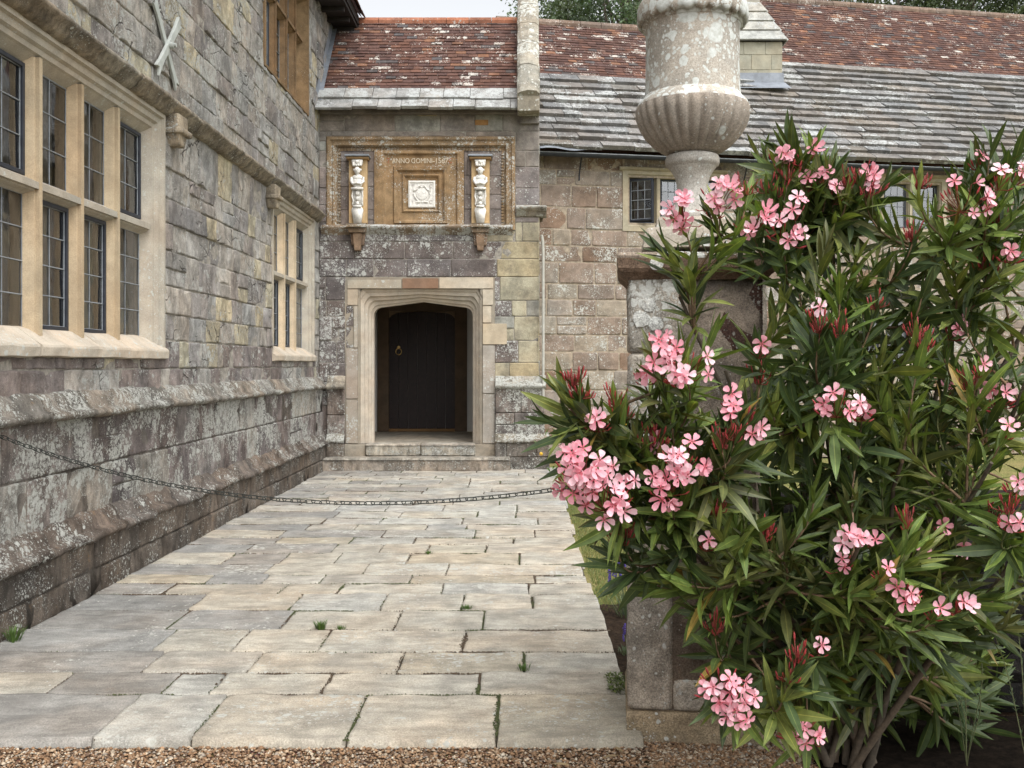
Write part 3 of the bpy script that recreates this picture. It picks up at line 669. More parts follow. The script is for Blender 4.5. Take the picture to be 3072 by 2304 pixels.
L1, R1, T1 = fx(774)+.002, fx(1042)-.002, fz(624)-.002
def cream(r, c, off=.016): block(mb, PO, PU, PV, PN, r, c, off=off, **FB)
cream((fx(750), fz(660), L1, T1), (.44,.38,.3,.3)); cream((fx(750), T1, fx(868), fz(603)), (.42,.38,.31,.4)); cream((fx(868), T1, fx(948), fz(600)), (.25,.16,.11,.1))
cream((fx(948), T1, fx(1066), fz(598)), (.52,.46,.37,.15)); cream((R1, fz(660), fx(1066), T1), (.52,.46,.37,.15))
cream((fx(764), fz(752), L1, fz(660)), (.42,.38,.32,.4)); cream((fx(747), fz(862), L1, fz(752)), (.36,.31,.26,.45)); cream((fx(747), .385, L1, fz(862)), (.34,.3,.25,.65))
cream((R1, fz(698), fx(1062), fz(660)), (.52,.46,.37,.15)); cream((R1, fz(745), fx(1096), fz(698)), (.5,.42,.31,.25), .02)
cream((R1, fz(850), fx(1070), fz(745)), (.38,.35,.31,.45)); cream((R1, .385, fx(1070), fz(850)), (.34,.31,.27,.6))
mb.build('doorway_quoins', M['frame'], porch)
mb = MB(); mb.box((fx(745), X0+.001, .386), (fx(774)+.03, X0+.05, T1+.1), (.3,.27,.22,.2)); mb.box((fx(1042)-.03, X0+.001, .386), (fx(1070), X0+.05, T1+.1), (.3,.27,.22,.2)); mb.box((fx(745), X0+.002, T1), (fx(1070), X0+.04, fz(599)), (.3,.27,.22,.2)); mb.build('doorway_backing', M['frame'], porch)
mb = MB()
for r in ((fx(747), fz(752), fx(764), fz(706)), (fx(747), fz(706), fx(764), fz(660))): block(mb, PO, PU, PV, PN, r, (.17,.145,.135,.7), **KW2)
mb.build('jamb_side_stone', M['porch'], porch, smooth=True)
mb = MB(); mb.box((fx(745), X0-.0, .0), (fx(1072), X0+.05, .385), (.2,.18,.15,.4)); mb.build('doorway_footing', M['plinth'], porch)
# porch plinth mouldings left & right of doorway
for u0, u1 in ((-2.87, fx(747)), (fx(1070), .40)):
    mb = MB()
    ashlar(mb, PO+PN*.08, PU, PV, PN, (u0, .5, min(u1, .33), 1.23), [], (.3, .38), (.3, .5), lambda u, v: jit((.17,.145,.13,.75), .2), **KW2)
    ashlar(mb, PO+PN*.16, PU, PV, PN, (u0, 0, u1, .42), [], (.2, .22), (.3, .5), lambda u, v: jit((.16,.14,.12,.6), .2), **KW2)
    molding(mb, PO, PU, PV, PN, [(-.02, 1.4), (.03, 1.37), (.06, 1.3), (.12, 1.26), (.13, 1.22), (.08, 1.19)], u0, min(u1, .35), lambda u: jit((.27,.25,.21,.9), .15), rough=.012)
    molding(mb, PO, PU, PV, PN, [(.05, .56), (.12, .53), (.15, .47), (.2, .44), (.19, .41), (.15, .4)], u0, u1, lambda u: jit((.22,.2,.16,.8), .15), rough=.014)
    mb.box((u0+.01, X0-.068, 0), (min(u1, .33)-.01, X0+.02, 1.3), (.13,.115,.1,.2)); mb.box((u0+.01, X0-.148, 0), (u1-.01, X0+.02, .45), (.13,.115,.1,.2))
    mb.build('plinth', M['plinth'], porch, smooth=True)
# steps
mb = MB(); block(mb, Vector((0, 14.32, 0)), X_, Z_, -Y_, (fx(705)-.02, 0, fx(1101)+.02, .21), (.24,.21,.175,.5), bev=.02, depth=.03, rough=.01, cell=.1, wob=.008)
block(mb, Vector((0, 0, .21)), X_, Y_, Z_, (fx(705)-.02, 14.3, fx(1101)+.02, 14.72), (.3,.28,.24,.4), bev=.02, depth=.03, rough=.008); mb.box((fx(705), 14.35, 0), (fx(1101), 14.7, .19), (.15,.13,.1,0))
st = mb.build('step', M['plinth'], porch); st['label'] = 'long lower doorstep meeting the path'
mb = MB(); xm = (fx(792)+fx(1026))/2
for a, b in ((fx(790), xm), (xm, fx(1028))):
    block(mb, Vector((0, 14.6, 0)), X_, Z_, -Y_, (a, .2, b, .388), (.36,.34,.29,.65), bev=.02, depth=.03, rough=.008, cell=.08); block(mb, Vector((0, 0, .387)), X_, Y_, Z_, (a, 14.58, b, 14.98), (.38,.35,.3,.3), bev=.015, depth=.02, rough=.004)
mb.box((fx(792), 14.63, .2), (fx(1026), 14.9, .37), (.15,.13,.1,0)); st = mb.build('step', M['plinth'], porch); st['label'] = 'upper doorstep under the doorway'
# carved golden panel
mb = MB(); a, b, c, d = panel; G = (.26,.185,.11,.6)
d_off = [(0, -.03), (0, .012), (.02, .03), (.05, .03), (.06, .01), (.09, .0), (.1, .018), (.13, .018), (.15, -.03), (.16, -.05), (.2, -.052)]
rectloft(mb, PO, PU, PV, PN, [(a+o, b, c-o, d-o, h) for o, h in d_off], G, bottom=False)
u = a+.17
while u < c-.2: mb.prism([(u, d-.205), (u+.022, d-.205), (u+.022, d-.165), (u, d-.165)], PO, PU, PV, PN, -.06, -.03, G); u += .045
for xx in (a+.165, c-.205):
    v = b+.08
    while v < d-.25: mb.prism([(xx, v), (xx+.04, v), (xx+.04, v+.022), (xx, v+.022)], PO, PU, PV, PN, -.06, -.03, G); v += .045
pan = mb.build('carved_panel_frame', M['gold'], porch)
mb = MB()
for gx0, gx1 in ((a+.2, fx(808)), (fx(1002), c-.2)):
  mb = MB(); mb.box((gx0, X0+.06, b), (gx1, X0+.075, d-.198), (.16,.14,.12,.1)); ashlar(mb, PO+PN*(-.052), PU, PV, PN, (gx0, b, gx1, d-.2), [], (.2, .35), (.3, .5), lambda u, v: jit((.22,.19,.175,.45), .12), gap=.002, bev=.006, depth=.01, rough=.003)
  mb.build('panel_grey_stone', M['porch'], pan)
mb = MB(); q0, q1 = fx(808), fx(1002); qt = d-.2; pl = (fx(881), fz(446), fx(939), fz(388))
def tow(t): return (q0+(pl[0]-q0)*t, (b+.06)+(pl[1]-b-.06)*t, q1+(pl[2]-q1)*t, qt+(pl[3]-qt)*t)
# nested inner frame (outer panel, lettered band, frames around the plaque)
seqs = [(q0, b, q1, qt, -.06), (q0, b, q1, qt, -.02), (q0+.05, b+.02, q1-.05, qt-.03, -.01), (fx(828), b+.04, fx(988), fz(331), -.01), (fx(831), b+.05, fx(985), fz(334), -.045),
        (fx(834), b+.06, fx(982), fz(337), -.05), (fx(848), b+.1, fx(968), fz(357), -.05), (fx(851), b+.11, fx(965), fz(359), -.025), (fx(856), b+.14, fx(960), fz(366), -.03), (fx(860), b+.16, fx(955), fz(370), -.07),
        (fx(866), fz(458), fx(952), fz(373), -.075), (fx(870), fz(455), fx(949), fz(376), -.055), (fx(872), fz(454), fx(947), fz(378), -.06), (fx(876), fz(450), fx(943), fz(382), -.1), (pl[0], pl[1], pl[2], pl[3], -.105), (pl[0]+.01, pl[1]+.01, pl[2]-.01, pl[3]-.01, -.12)]
rectloft(mb, PO, PU, PV, PN, seqs, (.28,.19,.105,.5)); mb.build('inner_panel_frame', M['gold'], pan)
mb = MB(); rectloft(mb, PO, PU, PV, PN, [(pl[0], pl[1], pl[2], pl[3], -.11), (pl[0], pl[1], pl[2], pl[3], -.08), (pl[0]+.025, pl[1]+.025, pl[2]-.025, pl[3]-.025, -.075), (pl[0]+.03, pl[1]+.03, pl[2]-.03, pl[3]-.03, -.09)], (.8,.78,.75,0))
mb.add([PO+PU*x+PV*y+PN*-.09 for x, y in ((pl[0]+.02, pl[1]+.02), (pl[2]-.02, pl[1]+.02), (pl[2]-.02, pl[3]-.02), (pl[0]+.02, pl[3]-.02))], [(0,1,2,3)], (.8,.8,.8,0))
pc = PO+PU*((pl[0]+pl[2])/2)+PV*((pl[1]+pl[3])/2)+PN*-.085
def curve(pts, r=.008): mb.tube([pc+PU*x+PV*y+PN*.004 for x, y in pts], r, 6)
def arc(cx, cy, r, t0, t1, k=9): return [(cx+r*math.cos(t), cy+r*math.sin(t)) for t in np.linspace(t0, t1, k)]
for s in (-1, 1):
    curve([(s*.02, .125), (s*.05, .115), (s*.07, .075), (s*.1, .055), (s*.125, .05), (s*.12, .075)], .012); curve(arc(s*.035, .04, .028, math.pi, 2*math.pi), .009)
    curve([(s*.11, .03), (s*.125, .0), (s*.11, -.03)], .01); curve([(s*.105, -.04), (s*.08, -.07), (s*.06, -.1), (s*.03, -.118), (s*.09, -.12)], .011)
    mb.sphere(pc+PU*s*.12+PV*0, .014, (.8,.8,.8,0), 8); mb.sphere(pc+PU*s*.03+PV*.12, .012, (.8,.8,.8,0), 8)
curve(arc(0, -.01, .03, math.pi, 2*math.pi), .009); curve(arc(0, .12, .025, math.pi, 2*math.pi), .008); mb.sphere(pc, .09, (.8,.8,.8,0), 12, (1, .12, 1.0)); curve([(0, -.105), (0, -.125)], .012)
plq = mb.build('crest_plaque', M['white'], pan)
def text(body, size, loc, mat, parent, name, mirror=False, width=None):
    cu = bpy.data.curves.new(name, 'FONT'); cu.body = body; cu.size = size; cu.extrude = .004; cu.align_x = 'CENTER'; cu.align_y = 'CENTER'
    t = bpy.data.objects.new(name, cu); COL.objects.link(t)
    dg = bpy.context.evaluated_depsgraph_get(); me = bpy.data.meshes.new_from_object(t.evaluated_get(dg)); bpy.data.objects.remove(t)
    co = np.zeros(len(me.vertices)*3, np.float32); me.vertices.foreach_get('co', co); co = co.reshape(-1, 3)
    if mirror: co[:, 0] *= -1
    if width: co[:, 0] *= width/(co[:, 0].max()-co[:, 0].min())
    me.vertices.foreach_set('co', co.ravel()); me.materials.clear(); me.materials.append(mat)
    o = bpy.data.objects.new(name, me); COL.objects.link(o); o.parent = parent; o.location = loc; o.rotation_euler = (math.radians(90), 0, 0); return o
M['letter'] = plain('pale_letter_stone', (.56,.49,.38), .9, 0, .1); M['redletter'] = plain('red_letter_stone', (.33,.1,.05), .9, 0, .1)
yl = X0+.047; zl = fz(346.5)
def tw(b_, x0, x1, mir=False, mat='letter'): text(b_, .105, (fx((x0+x1)/2), yl, zl), M[mat], pan, 'inscription', mir, (fx(x1)-fx(x0)))
tw('ANNO', 846, 884); tw('D', 888, 896, True); tw('OMINI', 898, 933); tw('-', 934, 938); tw('1567', 940, 966); tw('T', 835, 841, False, 'redletter'); tw('C', 969, 976, False, 'redletter')
M['crest_letter'] = plain('crest_letters', (.5,.46,.43), .8, 0, .05)
for b_, sx, sz in (('T', -1, 1), ('C', 1, 1), ('I', -1, -1), ('C', 1, -1)):
    text(b_, .07, (pc.x+sx*.13, X0+.084, pc.z+sz*.118), M['crest_letter'], plq, 'crest_letter')
# herms
def herm(cx, lab):
    u = fx(cx); ztop, zb = fz(346), fz(483); hw = .14; N0 = PO+PN*-.03
    mb = MB(); mb.prism([(u-hw*.95, zb), (u+hw*.95, zb), (u+hw*.95, ztop), (u-hw*.95, ztop)], PO, PU, PV, PN, -.1, .04, (.5,.36,.2,.05))
    mb.prism([(u-hw*1.15, ztop), (u+hw*1.15, ztop), (u+hw*1.15, ztop+.03), (u-hw*1.15, ztop+.03)], PO, PU, PV, PN, -.1, .12, (.38,.25,.13,.1))
    h = mb.build('herm_pilaster', M['frame'], porch, bevel=.006); h['label'] = lab
    mb = MB(); mb.prism([(u-hw*1.3, ztop+.032), (u+hw*1.3, ztop+.032), (u+hw*1.25, ztop+.06), (u-hw*1.25, ztop+.06)], PO, PU, PV, PN, -.06, .15, (.2,.2,.2,0)); mb.build('lead_cap', M['leadsheet'], h, bevel=.006)
    mb = MB(); W = (.8,.8,.8,0)
    H = ztop-zb; P = lambda x, t, d: PO+PU*(u+x)+PV*(zb+H*t)+PN*(.05+d)
    mb.prism([(-.055, 0), (.055, 0), (.085, H*.2), (.07, H*.24), (-.07, H*.24), (-.085, H*.2)], PO+PU*u+PV*zb, PU, PV, PN, .03, .1, W)
    mb.prism([(-.06, H*.24), (.06, H*.24), (.06, H*.27), (-.06, H*.27)], PO+PU*u+PV*zb, PU, PV, PN, .03, .115, W)
    mb.prism([(-.08, H*.27), (.08, H*.27), (.08, H*.52), (-.08, H*.52)], PO+PU*u+PV*zb, PU, PV, PN, .03, .055, W)
    for s in (-1, 1): mb.tube([P(s*.075, .29, .02), P(s*.06, .35, .03), P(s*.08, .42, .03), P(s*.07, .51, .02)], .01, 6, W)
    for t, r in ((.31, .025), (.385, .03), (.465, .038)): mb.sphere(P(0, t, .02), r, W, 10, (1, .7, 1))
    mb.prism([(-.085, H*.52), (.085, H*.52), (.085, H*.55), (-.085, H*.55)], PO+PU*u+PV*zb, PU, PV, PN, .03, .12, W)
    mb.sphere(P(0, .63, .02), .075, W, 12, (1.0, .6, 1.2)); mb.sphere(P(0, .71, .02), .07, W, 12, (1.15, .6, .7))
    for s in (-1, 1): mb.tube([P(s*.08, .71, .02), P(s*.09, .65, .04), P(s*.06, .6, .07), P(-s*.01, .62, .085)], [.025, .023, .018, .014], 8, W)
    mb.sphere(P(0, .755, .03), .03, W, 8); mb.sphere(P(0, .815, .045), .045, W, 12, (1, .95, 1.25)); mb.sphere(P(0, .81, .092), .009, W, 6)
    for s in (-1, 1): mb.sphere(P(s*.045, .83, .03), .02, W, 8); mb.sphere(P(s*.05, .93, .04), .03, W, 8); mb.sphere(P(s*.016, .825, .084), .006, W, 6)
    for x in (-.05, -.017, .017, .05): mb.sphere(P(x, .905, .05), .024, W, 8)
    mb.prism([(-.075, H*.93), (.075, H*.93), (.08, H*.985), (-.08, H*.985)], PO+PU*u+PV*zb, PU, PV, PN, .03, .11, W); mb.sphere(P(0, .95, .06), .028, W, 8)
    mb.build('herm_figure', M['white'], h, smooth=True)
    mb = MB(); z = fz(487)
    mb.prism([(u-.15, z-.05), (u+.15, z-.05), (u+.15, z+.0), (u-.15, z+.0)], PO, PU, PV, PN, 0, .19, (.26,.2,.14,.9)); mb.prism([(u-.12, z-.12), (u+.12, z-.12), (u+.14, z-.05), (u-.14, z-.05)], PO, PU, PV, PN, 0, .14, (.22,.16,.11,.5))
    mb.prism([(u-.09, z-.3), (u+.09, z-.3), (u+.11, z-.12), (u-.11, z-.12)], PO, PU, PV, PN, 0, .06, (.2,.14,.1,.5)); mb.prism([(u-.045, z-.38), (u+.045, z-.38), (u+.07, z-.12), (u-.07, z-.12)], PO, PU, PV, PN, 0, .11, (.22,.15,.1,.4))
    mb.build('corbel', M['gold'], h, bevel=.01)
herm(774, 'left carved herm pilaster'); herm(1038, 'right carved herm pilaster')
mb = MB(); molding(mb, PO, PU, PV, PN, [(-.1, fz(487)+.02), (.0, fz(487)+.012), (.08, fz(489)), (.1, fz(492)), (.07, fz(497)), (.03, fz(503)), (0, fz(508))], fx(694), fx(1108), lambda u: jit((.22,.17,.12,.95), .1), rough=.012); mb.build('panel_ledge', M['porch'], porch, smooth=True)
# moulded kneeler on the right corner
mb = MB(); molding(mb, PO, PU, PV, PN, [(-.03, fz(444)), (.1, fz(446)), (.13, fz(449)), (.12, fz(453)), (.07, fz(460)), (.03, fz(468)), (-.02, fz(471))], fx(1115), .36, lambda u: (.27,.24,.2,.9), rough=.01)
mb.box((XR-.01, X0-.1, fz(458)), (.36, 15.2, fz(446)), (.27,.24,.2,.8)); mb.box((XR-.01, X0-.0, fz(471)), (.31, 15.15, fz(458)), (.22,.19,.16,.3)); mb.build('corner_corbel', M['plinth'], porch, bevel=.012)
mb = MB()
for r, c in (((1032-1032+1053, 262, 1108, 271), (.1,.1,.1,0)),): pass
block(mb, PO, PU, PV, PN, (fx(1025), fz(272), fx(1056), fz(258)), (.38,.22,.09,.05), off=.014, **FB); mb.build('patch_stone', M['gold'], porch); mb = MB(); block(mb, PO, PU, PV, PN, (fx(901), fz(252), fx(945), fz(243)), (.38,.33,.22,.1), off=.014, **FB); mb.build('patch_stone', M['gold'], porch)
# conduit pipe
mb = MB(); mb.tube([(XR+.03, X0-.12, fz(510)), (XR+.045, X0-.1, fz(520)), (XR+.055, X0-.09, fz(545)), (XR+.055, X0-.09, fz(860))], .022, 8); mb.build('pipe', plain('pipe_paint', (.4,.39,.35), .6), porch, smooth=True)
# porch roof
a_ = math.radians(50); PS = Vector((0, math.cos(a_), math.sin(a_))); PNr = Vector((0, -math.sin(a_), math.cos(a_))); RO_ = Vector((-3.0, 14.48, 5.27)); Wd = 2.99
mb = MB(); SL = 2.3
mb.add([RO_, RO_+X_*Wd, RO_+X_*Wd+PS*SL, RO_+PS*SL], [(0,1,2,3)], (.1,.05,.04,0)); bk = Vector((0, math.cos(a_), -math.sin(a_))); top = RO_+PS*SL
mb.add([top, top+X_*Wd, top+X_*Wd+bk*SL, top+bk*SL], [(0,1,2,3)], (.12,.05,.04,.3))
mb.add([RO_, RO_+Y_*SL*2*math.cos(a_), top], [(0,1,2)], (.2,.2,.2,0)); mb.add([RO_+X_*Wd, RO_+X_*Wd+Y_*SL*2*math.cos(a_), top+X_*Wd], [(0,1,2)], (.2,.2,.2,0))
tiles(mb, RO_, X_, PS, PNr, Wd-.02, .37, SL-.02,   .083, (.145, .175), .024, claycol(.35), sag=.006, tj=.005)
proof = mb.build('roof', M['tile'], porch)
mb = MB(); tiles(mb, RO_, X_, PS, PNr, Wd+.06, -.06, .4, .2, (.3, .55), .05, lambda u, s: jit((.3,.3,.29,.95), .1), tj=.012, sag=.01); mb.build('eaves_slates', M['slate'], proof, bevel=.008)
mb = MB(); u = .35
while u < Wd-.02:
    w_ = min(.36, Wd-u); mb.tube([top+X_*(u+.004)+Z_*.0, top+X_*(u+w_-.004)+Z_*.0], .085, 10, jit((.3,.13,.08,.35), .2)); u += w_
mb.build('ridge_tiles', M['tile'], proof)
mb = MB(); mb.box((0, 0, 0), (.1, .02, .02))
mb = MB(); mb.add([RO_+PNr*.05+X_*.0, RO_+PNr*.055+X_*.07, RO_+PNr*.055+X_*.07+PS*SL, RO_+PNr*.05+PS*SL], [(0,1,2,3)], (.2,.2,.2,0)); mb.add([RO_+PNr*.05+X_*.004, RO_+PNr*.05+PS*SL+X_*.004, RO_+PNr*.2+PS*SL+X_*.004, RO_+PNr*.2+X_*.004], [(0,1,2,3)], (.2,.2,.2,0)); mb.build('flashing', M['leadsheet'], proof)
mb = MB(); mb.box((-2.98, 14.56, 5.235), (0, 14.7, 5.29), (.2,.18,.16,.1)); mb.build('eaves_course', M['porch'], proof)
# raking gable coping at the right
mb = MB(); KO = Vector((-.075, 14.36, 5.36)); Lc = 2.75
def coping_ring(s, w0, w1, h0, h1):
    c0 = KO+PS*s; pr = [(w0, h0), (w0, h1-.05), (w0+.05, h1-.01), ((w0+w1)/2, h1+.02), (w1-.05, h1-.01), (w1, h1-.05), (w1, h0)]
    return [c0+X_*(p+.018*mnoise.noise(Vector((p*7, s*5, 1))))+PNr*(h+.028*mnoise.noise(Vector((p*6, s*7, 4)))) for p, h in pr]
s = 0
while s < Lc:
    n_ = min(s+ru(.45, .7), Lc); rows_ = [coping_ring(s+.008+(n_-s-.016)*i/8, 0, .33, -.12, .16) for i in range(9)]; cc = jit((.33,.31,.26,.75), .1)
    mb.grid(rows_, cc); mb.add(rows_[0], [tuple(range(7))], cc); mb.add(rows_[-1], [tuple(range(6, -1, -1))], cc); s = n_
mb.box((-.07, 14.3, 5.2), (.25, 14.62, 5.42), (.3,.28,.23,.6)); mb.build('gable_coping', M['coping'], porch, smooth=False, bevel=.01)
mb = MB()
mb.prism([(0, 0), (2.9, 0), (2.9, .6), (1.6, 2.2), (1.45, 2.2), (0, .25)], Vector((-.02, 14.62, 5.1)), Y_, Z_, X_, 0, .27, (.24,.22,.2,.5)); mb.build('gable_wall', M['porch'], porch)

# ------------------------------------------------------------------ right wing
wing = empty('side_wing', 'long low brown stone side wing with tiled and slated roof behind the bush', 'house')
ang = math.radians(10.5); WU = Vector((math.cos(ang), math.sin(ang), 0)); WN = Vector((math.sin(ang), -math.cos(ang), 0)); WP = Vector((.20, 15.85, 0))
def wu(x):          # wall coordinate of a survey column
    k = (x-1128)/2150; return (k*WP.y-WP.x)/(WU.x-k*WU.y)
def wz(x, y):
    u = wu(x); D = WP.y+WU.y*u; return 1.55-(y-788)*D/2150
WL = 13.5
wins = [(wu(1360), wz(1400, 482), wu(1548), wz(1400, 384), 3), (wu(1846), wz(1930, 492), wu(2030), wz(1930, 396), 3), (wu(1850), wz(1930, 782), wu(2030), wz(1930, 690), 3)]
holes = [(a-.1, b-.12, c+.1, d+.13) for a, b, c, d, k in wins]
def wingcol(u, v):
    t = rnd(); c = (.24,.19,.155) if t < .4 else ((.27,.235,.2) if t < .75 else ((.21,.145,.105) if t < .88 else (.3,.26,.21)))
    return jit((*c, .4+.25*rnd()), .12)
mb = MB(); ashlar(mb, WP, WU, Z_, WN, (-.2, 0, WL, 4.98), holes, (.24, .36), (.3, .65), wingcol, gap=.007, bev=.01, depth=.014, rough=.01, cell=.1, wob=.012); mb.build('wall', M['rubble'], wing, smooth=True)
mb = MB()
for (a, b, c, d) in subtract((-.2, 0, WL, 4.98), [(q[0], q[1], q[2], q[3]) for q in wins]): mb.add([WP+WU*x+Z_*y-WN*.01 for x, y in ((a, b), (c, b), (c, d), (a, d))], [(0,1,2,3)], (.1,.1,.1,0))
mb.build('mortar_bed', M['mortar_pale'], wing)
mb = MB(); mb.prism([(-.2, 0), (WL, 0), (WL, 4.9), (-.2, 4.9)], WP, WU, Z_, WN, -6, -.6, (.1,.1,.1,0)); mb.build('core', M['room'], wing)
for wi, (a, b, c, d, k) in enumerate(wins):
    mb = MB()
    rectloft(mb, WP, WU, Z_, WN, [(a-.12, b-.14, c+.12, d+.15, -.02), (a-.12, b-.14, c+.12, d+.15, .016), (a-.03, b-.05, c+.03, d+.05, .018), (a-.0, b-.0, c+.0, d+.0, -.06), (a, b, c, d, -.14)], (.40,.36,.27,.15))
    molding(mb, WP, WU, Z_, WN, [(.01, d+.17), (.06, d+.155), (.05, d+.12), (.015, d+.1)], a-.18, c+.18, lambda u: (.36,.32,.24,.3), rough=.005)
    wn = mb.build('window', M['frame'], wing); wn['label'] = ('small upper window with one casement open, beside the urn', 'small upper window above the oleander at right', 'ground floor window seen through the oleander')[wi]
    lw = (c-a)/k
    for i in range(1, k):
        mb = MB(); mb.grid([[WP+WU*(a+lw*i+p)+Z_*z+WN*h for p, h in mullion_prof(.025, .055, -.02, -.05, -.12)] for z in (b-.02, d+.02)], (.40,.36,.27,.1), flip=True); mb.build('mullion', M['frame'], wn)
    for i in range(k):
        a2, c2 = a+lw*i+(.055 if i else .0), a+lw*(i+1)-(.055 if i < k-1 else .0)
        if wi == 0 and i == 0:
            mb = MB(); t = .03
            for r in ((a2, b, a2+t, d), (c2-t, b, c2, d), (a2, b, c2, b+t), (a2, d-t, c2, d)): mb.prism([(r[0], r[1]), (r[2], r[1]), (r[2], r[3]), (r[0], r[3])], WP, WU, Z_, WN, -.13+.002*(r[0] == a2), -.09, (.1,.1,.1,0))
            mb.build('casement_frame', M['iron'], wn)
            hin = WP+WU*(a2+.03)-WN*.1; th = math.radians(-38); du = (WU*math.cos(th)-WN*math.sin(th)); dn = du.cross(Z_)
            light_glazing(wn, hin, du, Z_, dn, 0, b+.03, (c2-a2)*.92, d-.03, 0, 3, 4, casement=True, lr=.005)
        else: light_glazing(wn, WP, WU, Z_, WN, a2, b, c2, d, -.11, 3, 4, casement=True, lr=.005)
    mb = MB(); mb.add([WP+WU*x+Z_*y-WN*.5 for x, y in ((a-.1, b-.1), (c+.1, b-.1), (c+.1, d+.1), (a-.1, d+.1))], [(0,1,2,3)], (.1,.1,.1,0)); mb.build('room_behind', M['room'], wn)
# wing roofs
WS = Vector((-math.sin(ang)*math.cos(math.pi/4), math.cos(ang)*math.cos(math.pi/4), math.sin(math.pi/4))); WNr = WU.cross(WS)
EO = WP+WN*.28+Z_*4.93; q2 = math.sqrt(2); us = 3.55
mb = MB(); B1, T1_, B2, T2_ = 1.58*q2, 3.0*q2, 2.24*q2, 4.2*q2
bkW = Vector((-math.sin(ang)*math.cos(math.pi/4), math.cos(ang)*math.cos(math.pi/4), -math.sin(math.pi/4)))
for u0, u1, T in ((-.2, us, T1_), (us, WL, T2_)):
    mb.add([EO+WU*u0, EO+WU*u1, EO+WU*u1+WS*T, EO+WU*u0+WS*T], [(0,1,2,3)], (.1,.05,.04,0))
    mb.add([EO+WU*u0+WS*T, EO+WU*u1+WS*T, EO+WU*u1+WS*T+bkW*T, EO+WU*u0+WS*T+bkW*T], [(0,1,2,3)], (.13,.06,.045,.3))
mb.add([EO+WU*us+WS*T1_, EO+WU*us+WS*T2_, EO+WU*us+WS*T2_+bkW*T2_], [(0,1,2)], (.3,.27,.24,.3))
tiles(mb, EO, WU, WS, WNr, us, B1, T1_, .09, (.15, .18), .024, claycol(.5), ulo=-.2); tiles(mb, EO, WU, WS, WNr, WL, B2, T2_, .092, (.15, .18), .024, claycol(.12), ulo=us, sag=.004)
wr_ = mb.build('roof', M['tile'], wing)
mb = MB(); tiles(mb, EO, WU, WS, WNr, us, -.05, B1, .22, (.3, .6), .075, slatecol, ulo=-.05, tj=.014, sag=.012); tiles(mb, EO, WU, WS, WNr, WL, -.05, B2, .22, (.28, .55), .075, slatecol, ulo=us, tj=.014, sag=.014)
mb.build('stone_slates', M['slate'], wr_, bevel=.006)
mb = MB()
for u0, u1, T in ((-.2, us, T1_), (us, WL, T2_)):
    u = u0; mb = MB()
    while u < u1-.02: n_ = min(u+.4, u1); mb.tube([EO+WU*(u+.005)+WS*T, EO+WU*(n_-.005)+WS*T], .1, 10, jit((.2,.15,.12,.5), .15)); u = n_
    mb.build('ridge_tiles', M['tile'], wr_)
mb = MB(); g0 = EO+WN*.03-Z_*.06; P = []
for u in np.linspace(-.0, WL, 30): P.append([g0+WU*u+WN*(.055*math.cos(t))+Z_*(.055*math.sin(t)) for t in np.linspace(math.pi, 2*math.pi, 8)])
mb.grid(P, (.1,.1,.1,0)); gt = mb.build('gutter', M['iron'], wing)
mb = MB(); mb.tube([g0+WU*.0+WN*.057, g0+WU*WL+WN*.057], .007, 6); mb.build('gutter_lip', M['lead'], gt)
mb = MB()
for x in (1250, 1605, 1760): mb.tube([WP+WU*wu(x)+WN*.2+Z_*4.86, WP+WU*wu(x)+WN*.04+Z_*4.6, WP+WU*wu(x)+WN*.03+Z_*4.5], .012, 6)
mb.build('gutter_bracket', M['iron'], gt)
mb = MB(); mb.add([WP+WU*u+WN*n_+Z_*z for u, n_, z in ((-.2, .27, 4.9), (WL, .27, 4.9), (WL, -.02, 4.95), (-.2, -.02, 4.95))], [(0,1,2,3)], (.1,.1,.1,0)); mb.build('soffit', M['timber'], wing)
mb = MB(); P0 = EO+WU*.0
mb.grid([[P0+WU*u+WNr*(.09+.02*math.sin(u*9))+WS*(-.12+.32*max(0, .7-u)*t) for t in (0, .5, 1)] for u in np.linspace(0, .72, 10)], (.3,.3,.3,0)); mb.build('lead_gutter_apron', M['leadsheet'], wing)
# chimney base on the roof
ch = MB(); Dc = 17.9; cx0, cx1 = 3.15, 4.68; z0 = 6.2; z1 = 1.55+(788-90)*Dc/2150
def chb(mb, c): mb
for r in ((cx0, z0, cx1, z1),): ashlar(ch, Vector((0, Dc, 0)), X_, Z_, -Y_, r, [], (.2, .3), (.3, .45), lambda u, v: jit((.36,.35,.28,.2), .08), gap=.002, bev=.006, depth=.01, rough=.003)
ch.box((cx0+.01, Dc+.01, z0), (cx1-.003, Dc+1.3, z1), (.36,.35,.28,.2)); ch.box((cx0, Dc+.45, z1+.3), (cx1-.3, Dc+1.2, 10.2), (.36,.35,.3,.2)); chm = ch.build('chimney', M['frame'], wing)
mb = MB(); A = [(cx0-.05, Dc-.06, z1), (cx1+.06, Dc-.06, z1), (cx1+.06, Dc+1.35, z1), (cx0-.05, Dc+1.35, z1)]; B = [(cx0, Dc+.44, z1+.85), (cx1-.3, Dc+.44, z1+.85), (cx1-.3, Dc+1.2, z1+.85), (cx0, Dc+1.2, z1+.85)]
def frustum(mb, A, B, k, col):
    for i in range(4):
        a0, a1, b0, b1 = (Vector(A[i]), Vector(A[(i+1) % 4]), Vector(B[i]), Vector(B[(i+1) % 4]))
        for r in range(k):
            t0, t1 = r/k, (r+1)/k+.02; n_ = (a1-a0).cross(b0-a0).normalized(); q = [a0.lerp(b0, t0)+n_*.04, a1.lerp(b1, t0)+n_*.04, a1.lerp(b1, t1)+n_*.01, a0.lerp(b0, t1)+n_*.01]
            mb.add(q+[p-n_*.035 for p in q], [(0,1,2,3), (4,5,1,0), (5,6,2,1), (7,4,0,3)], jit(col, .1))
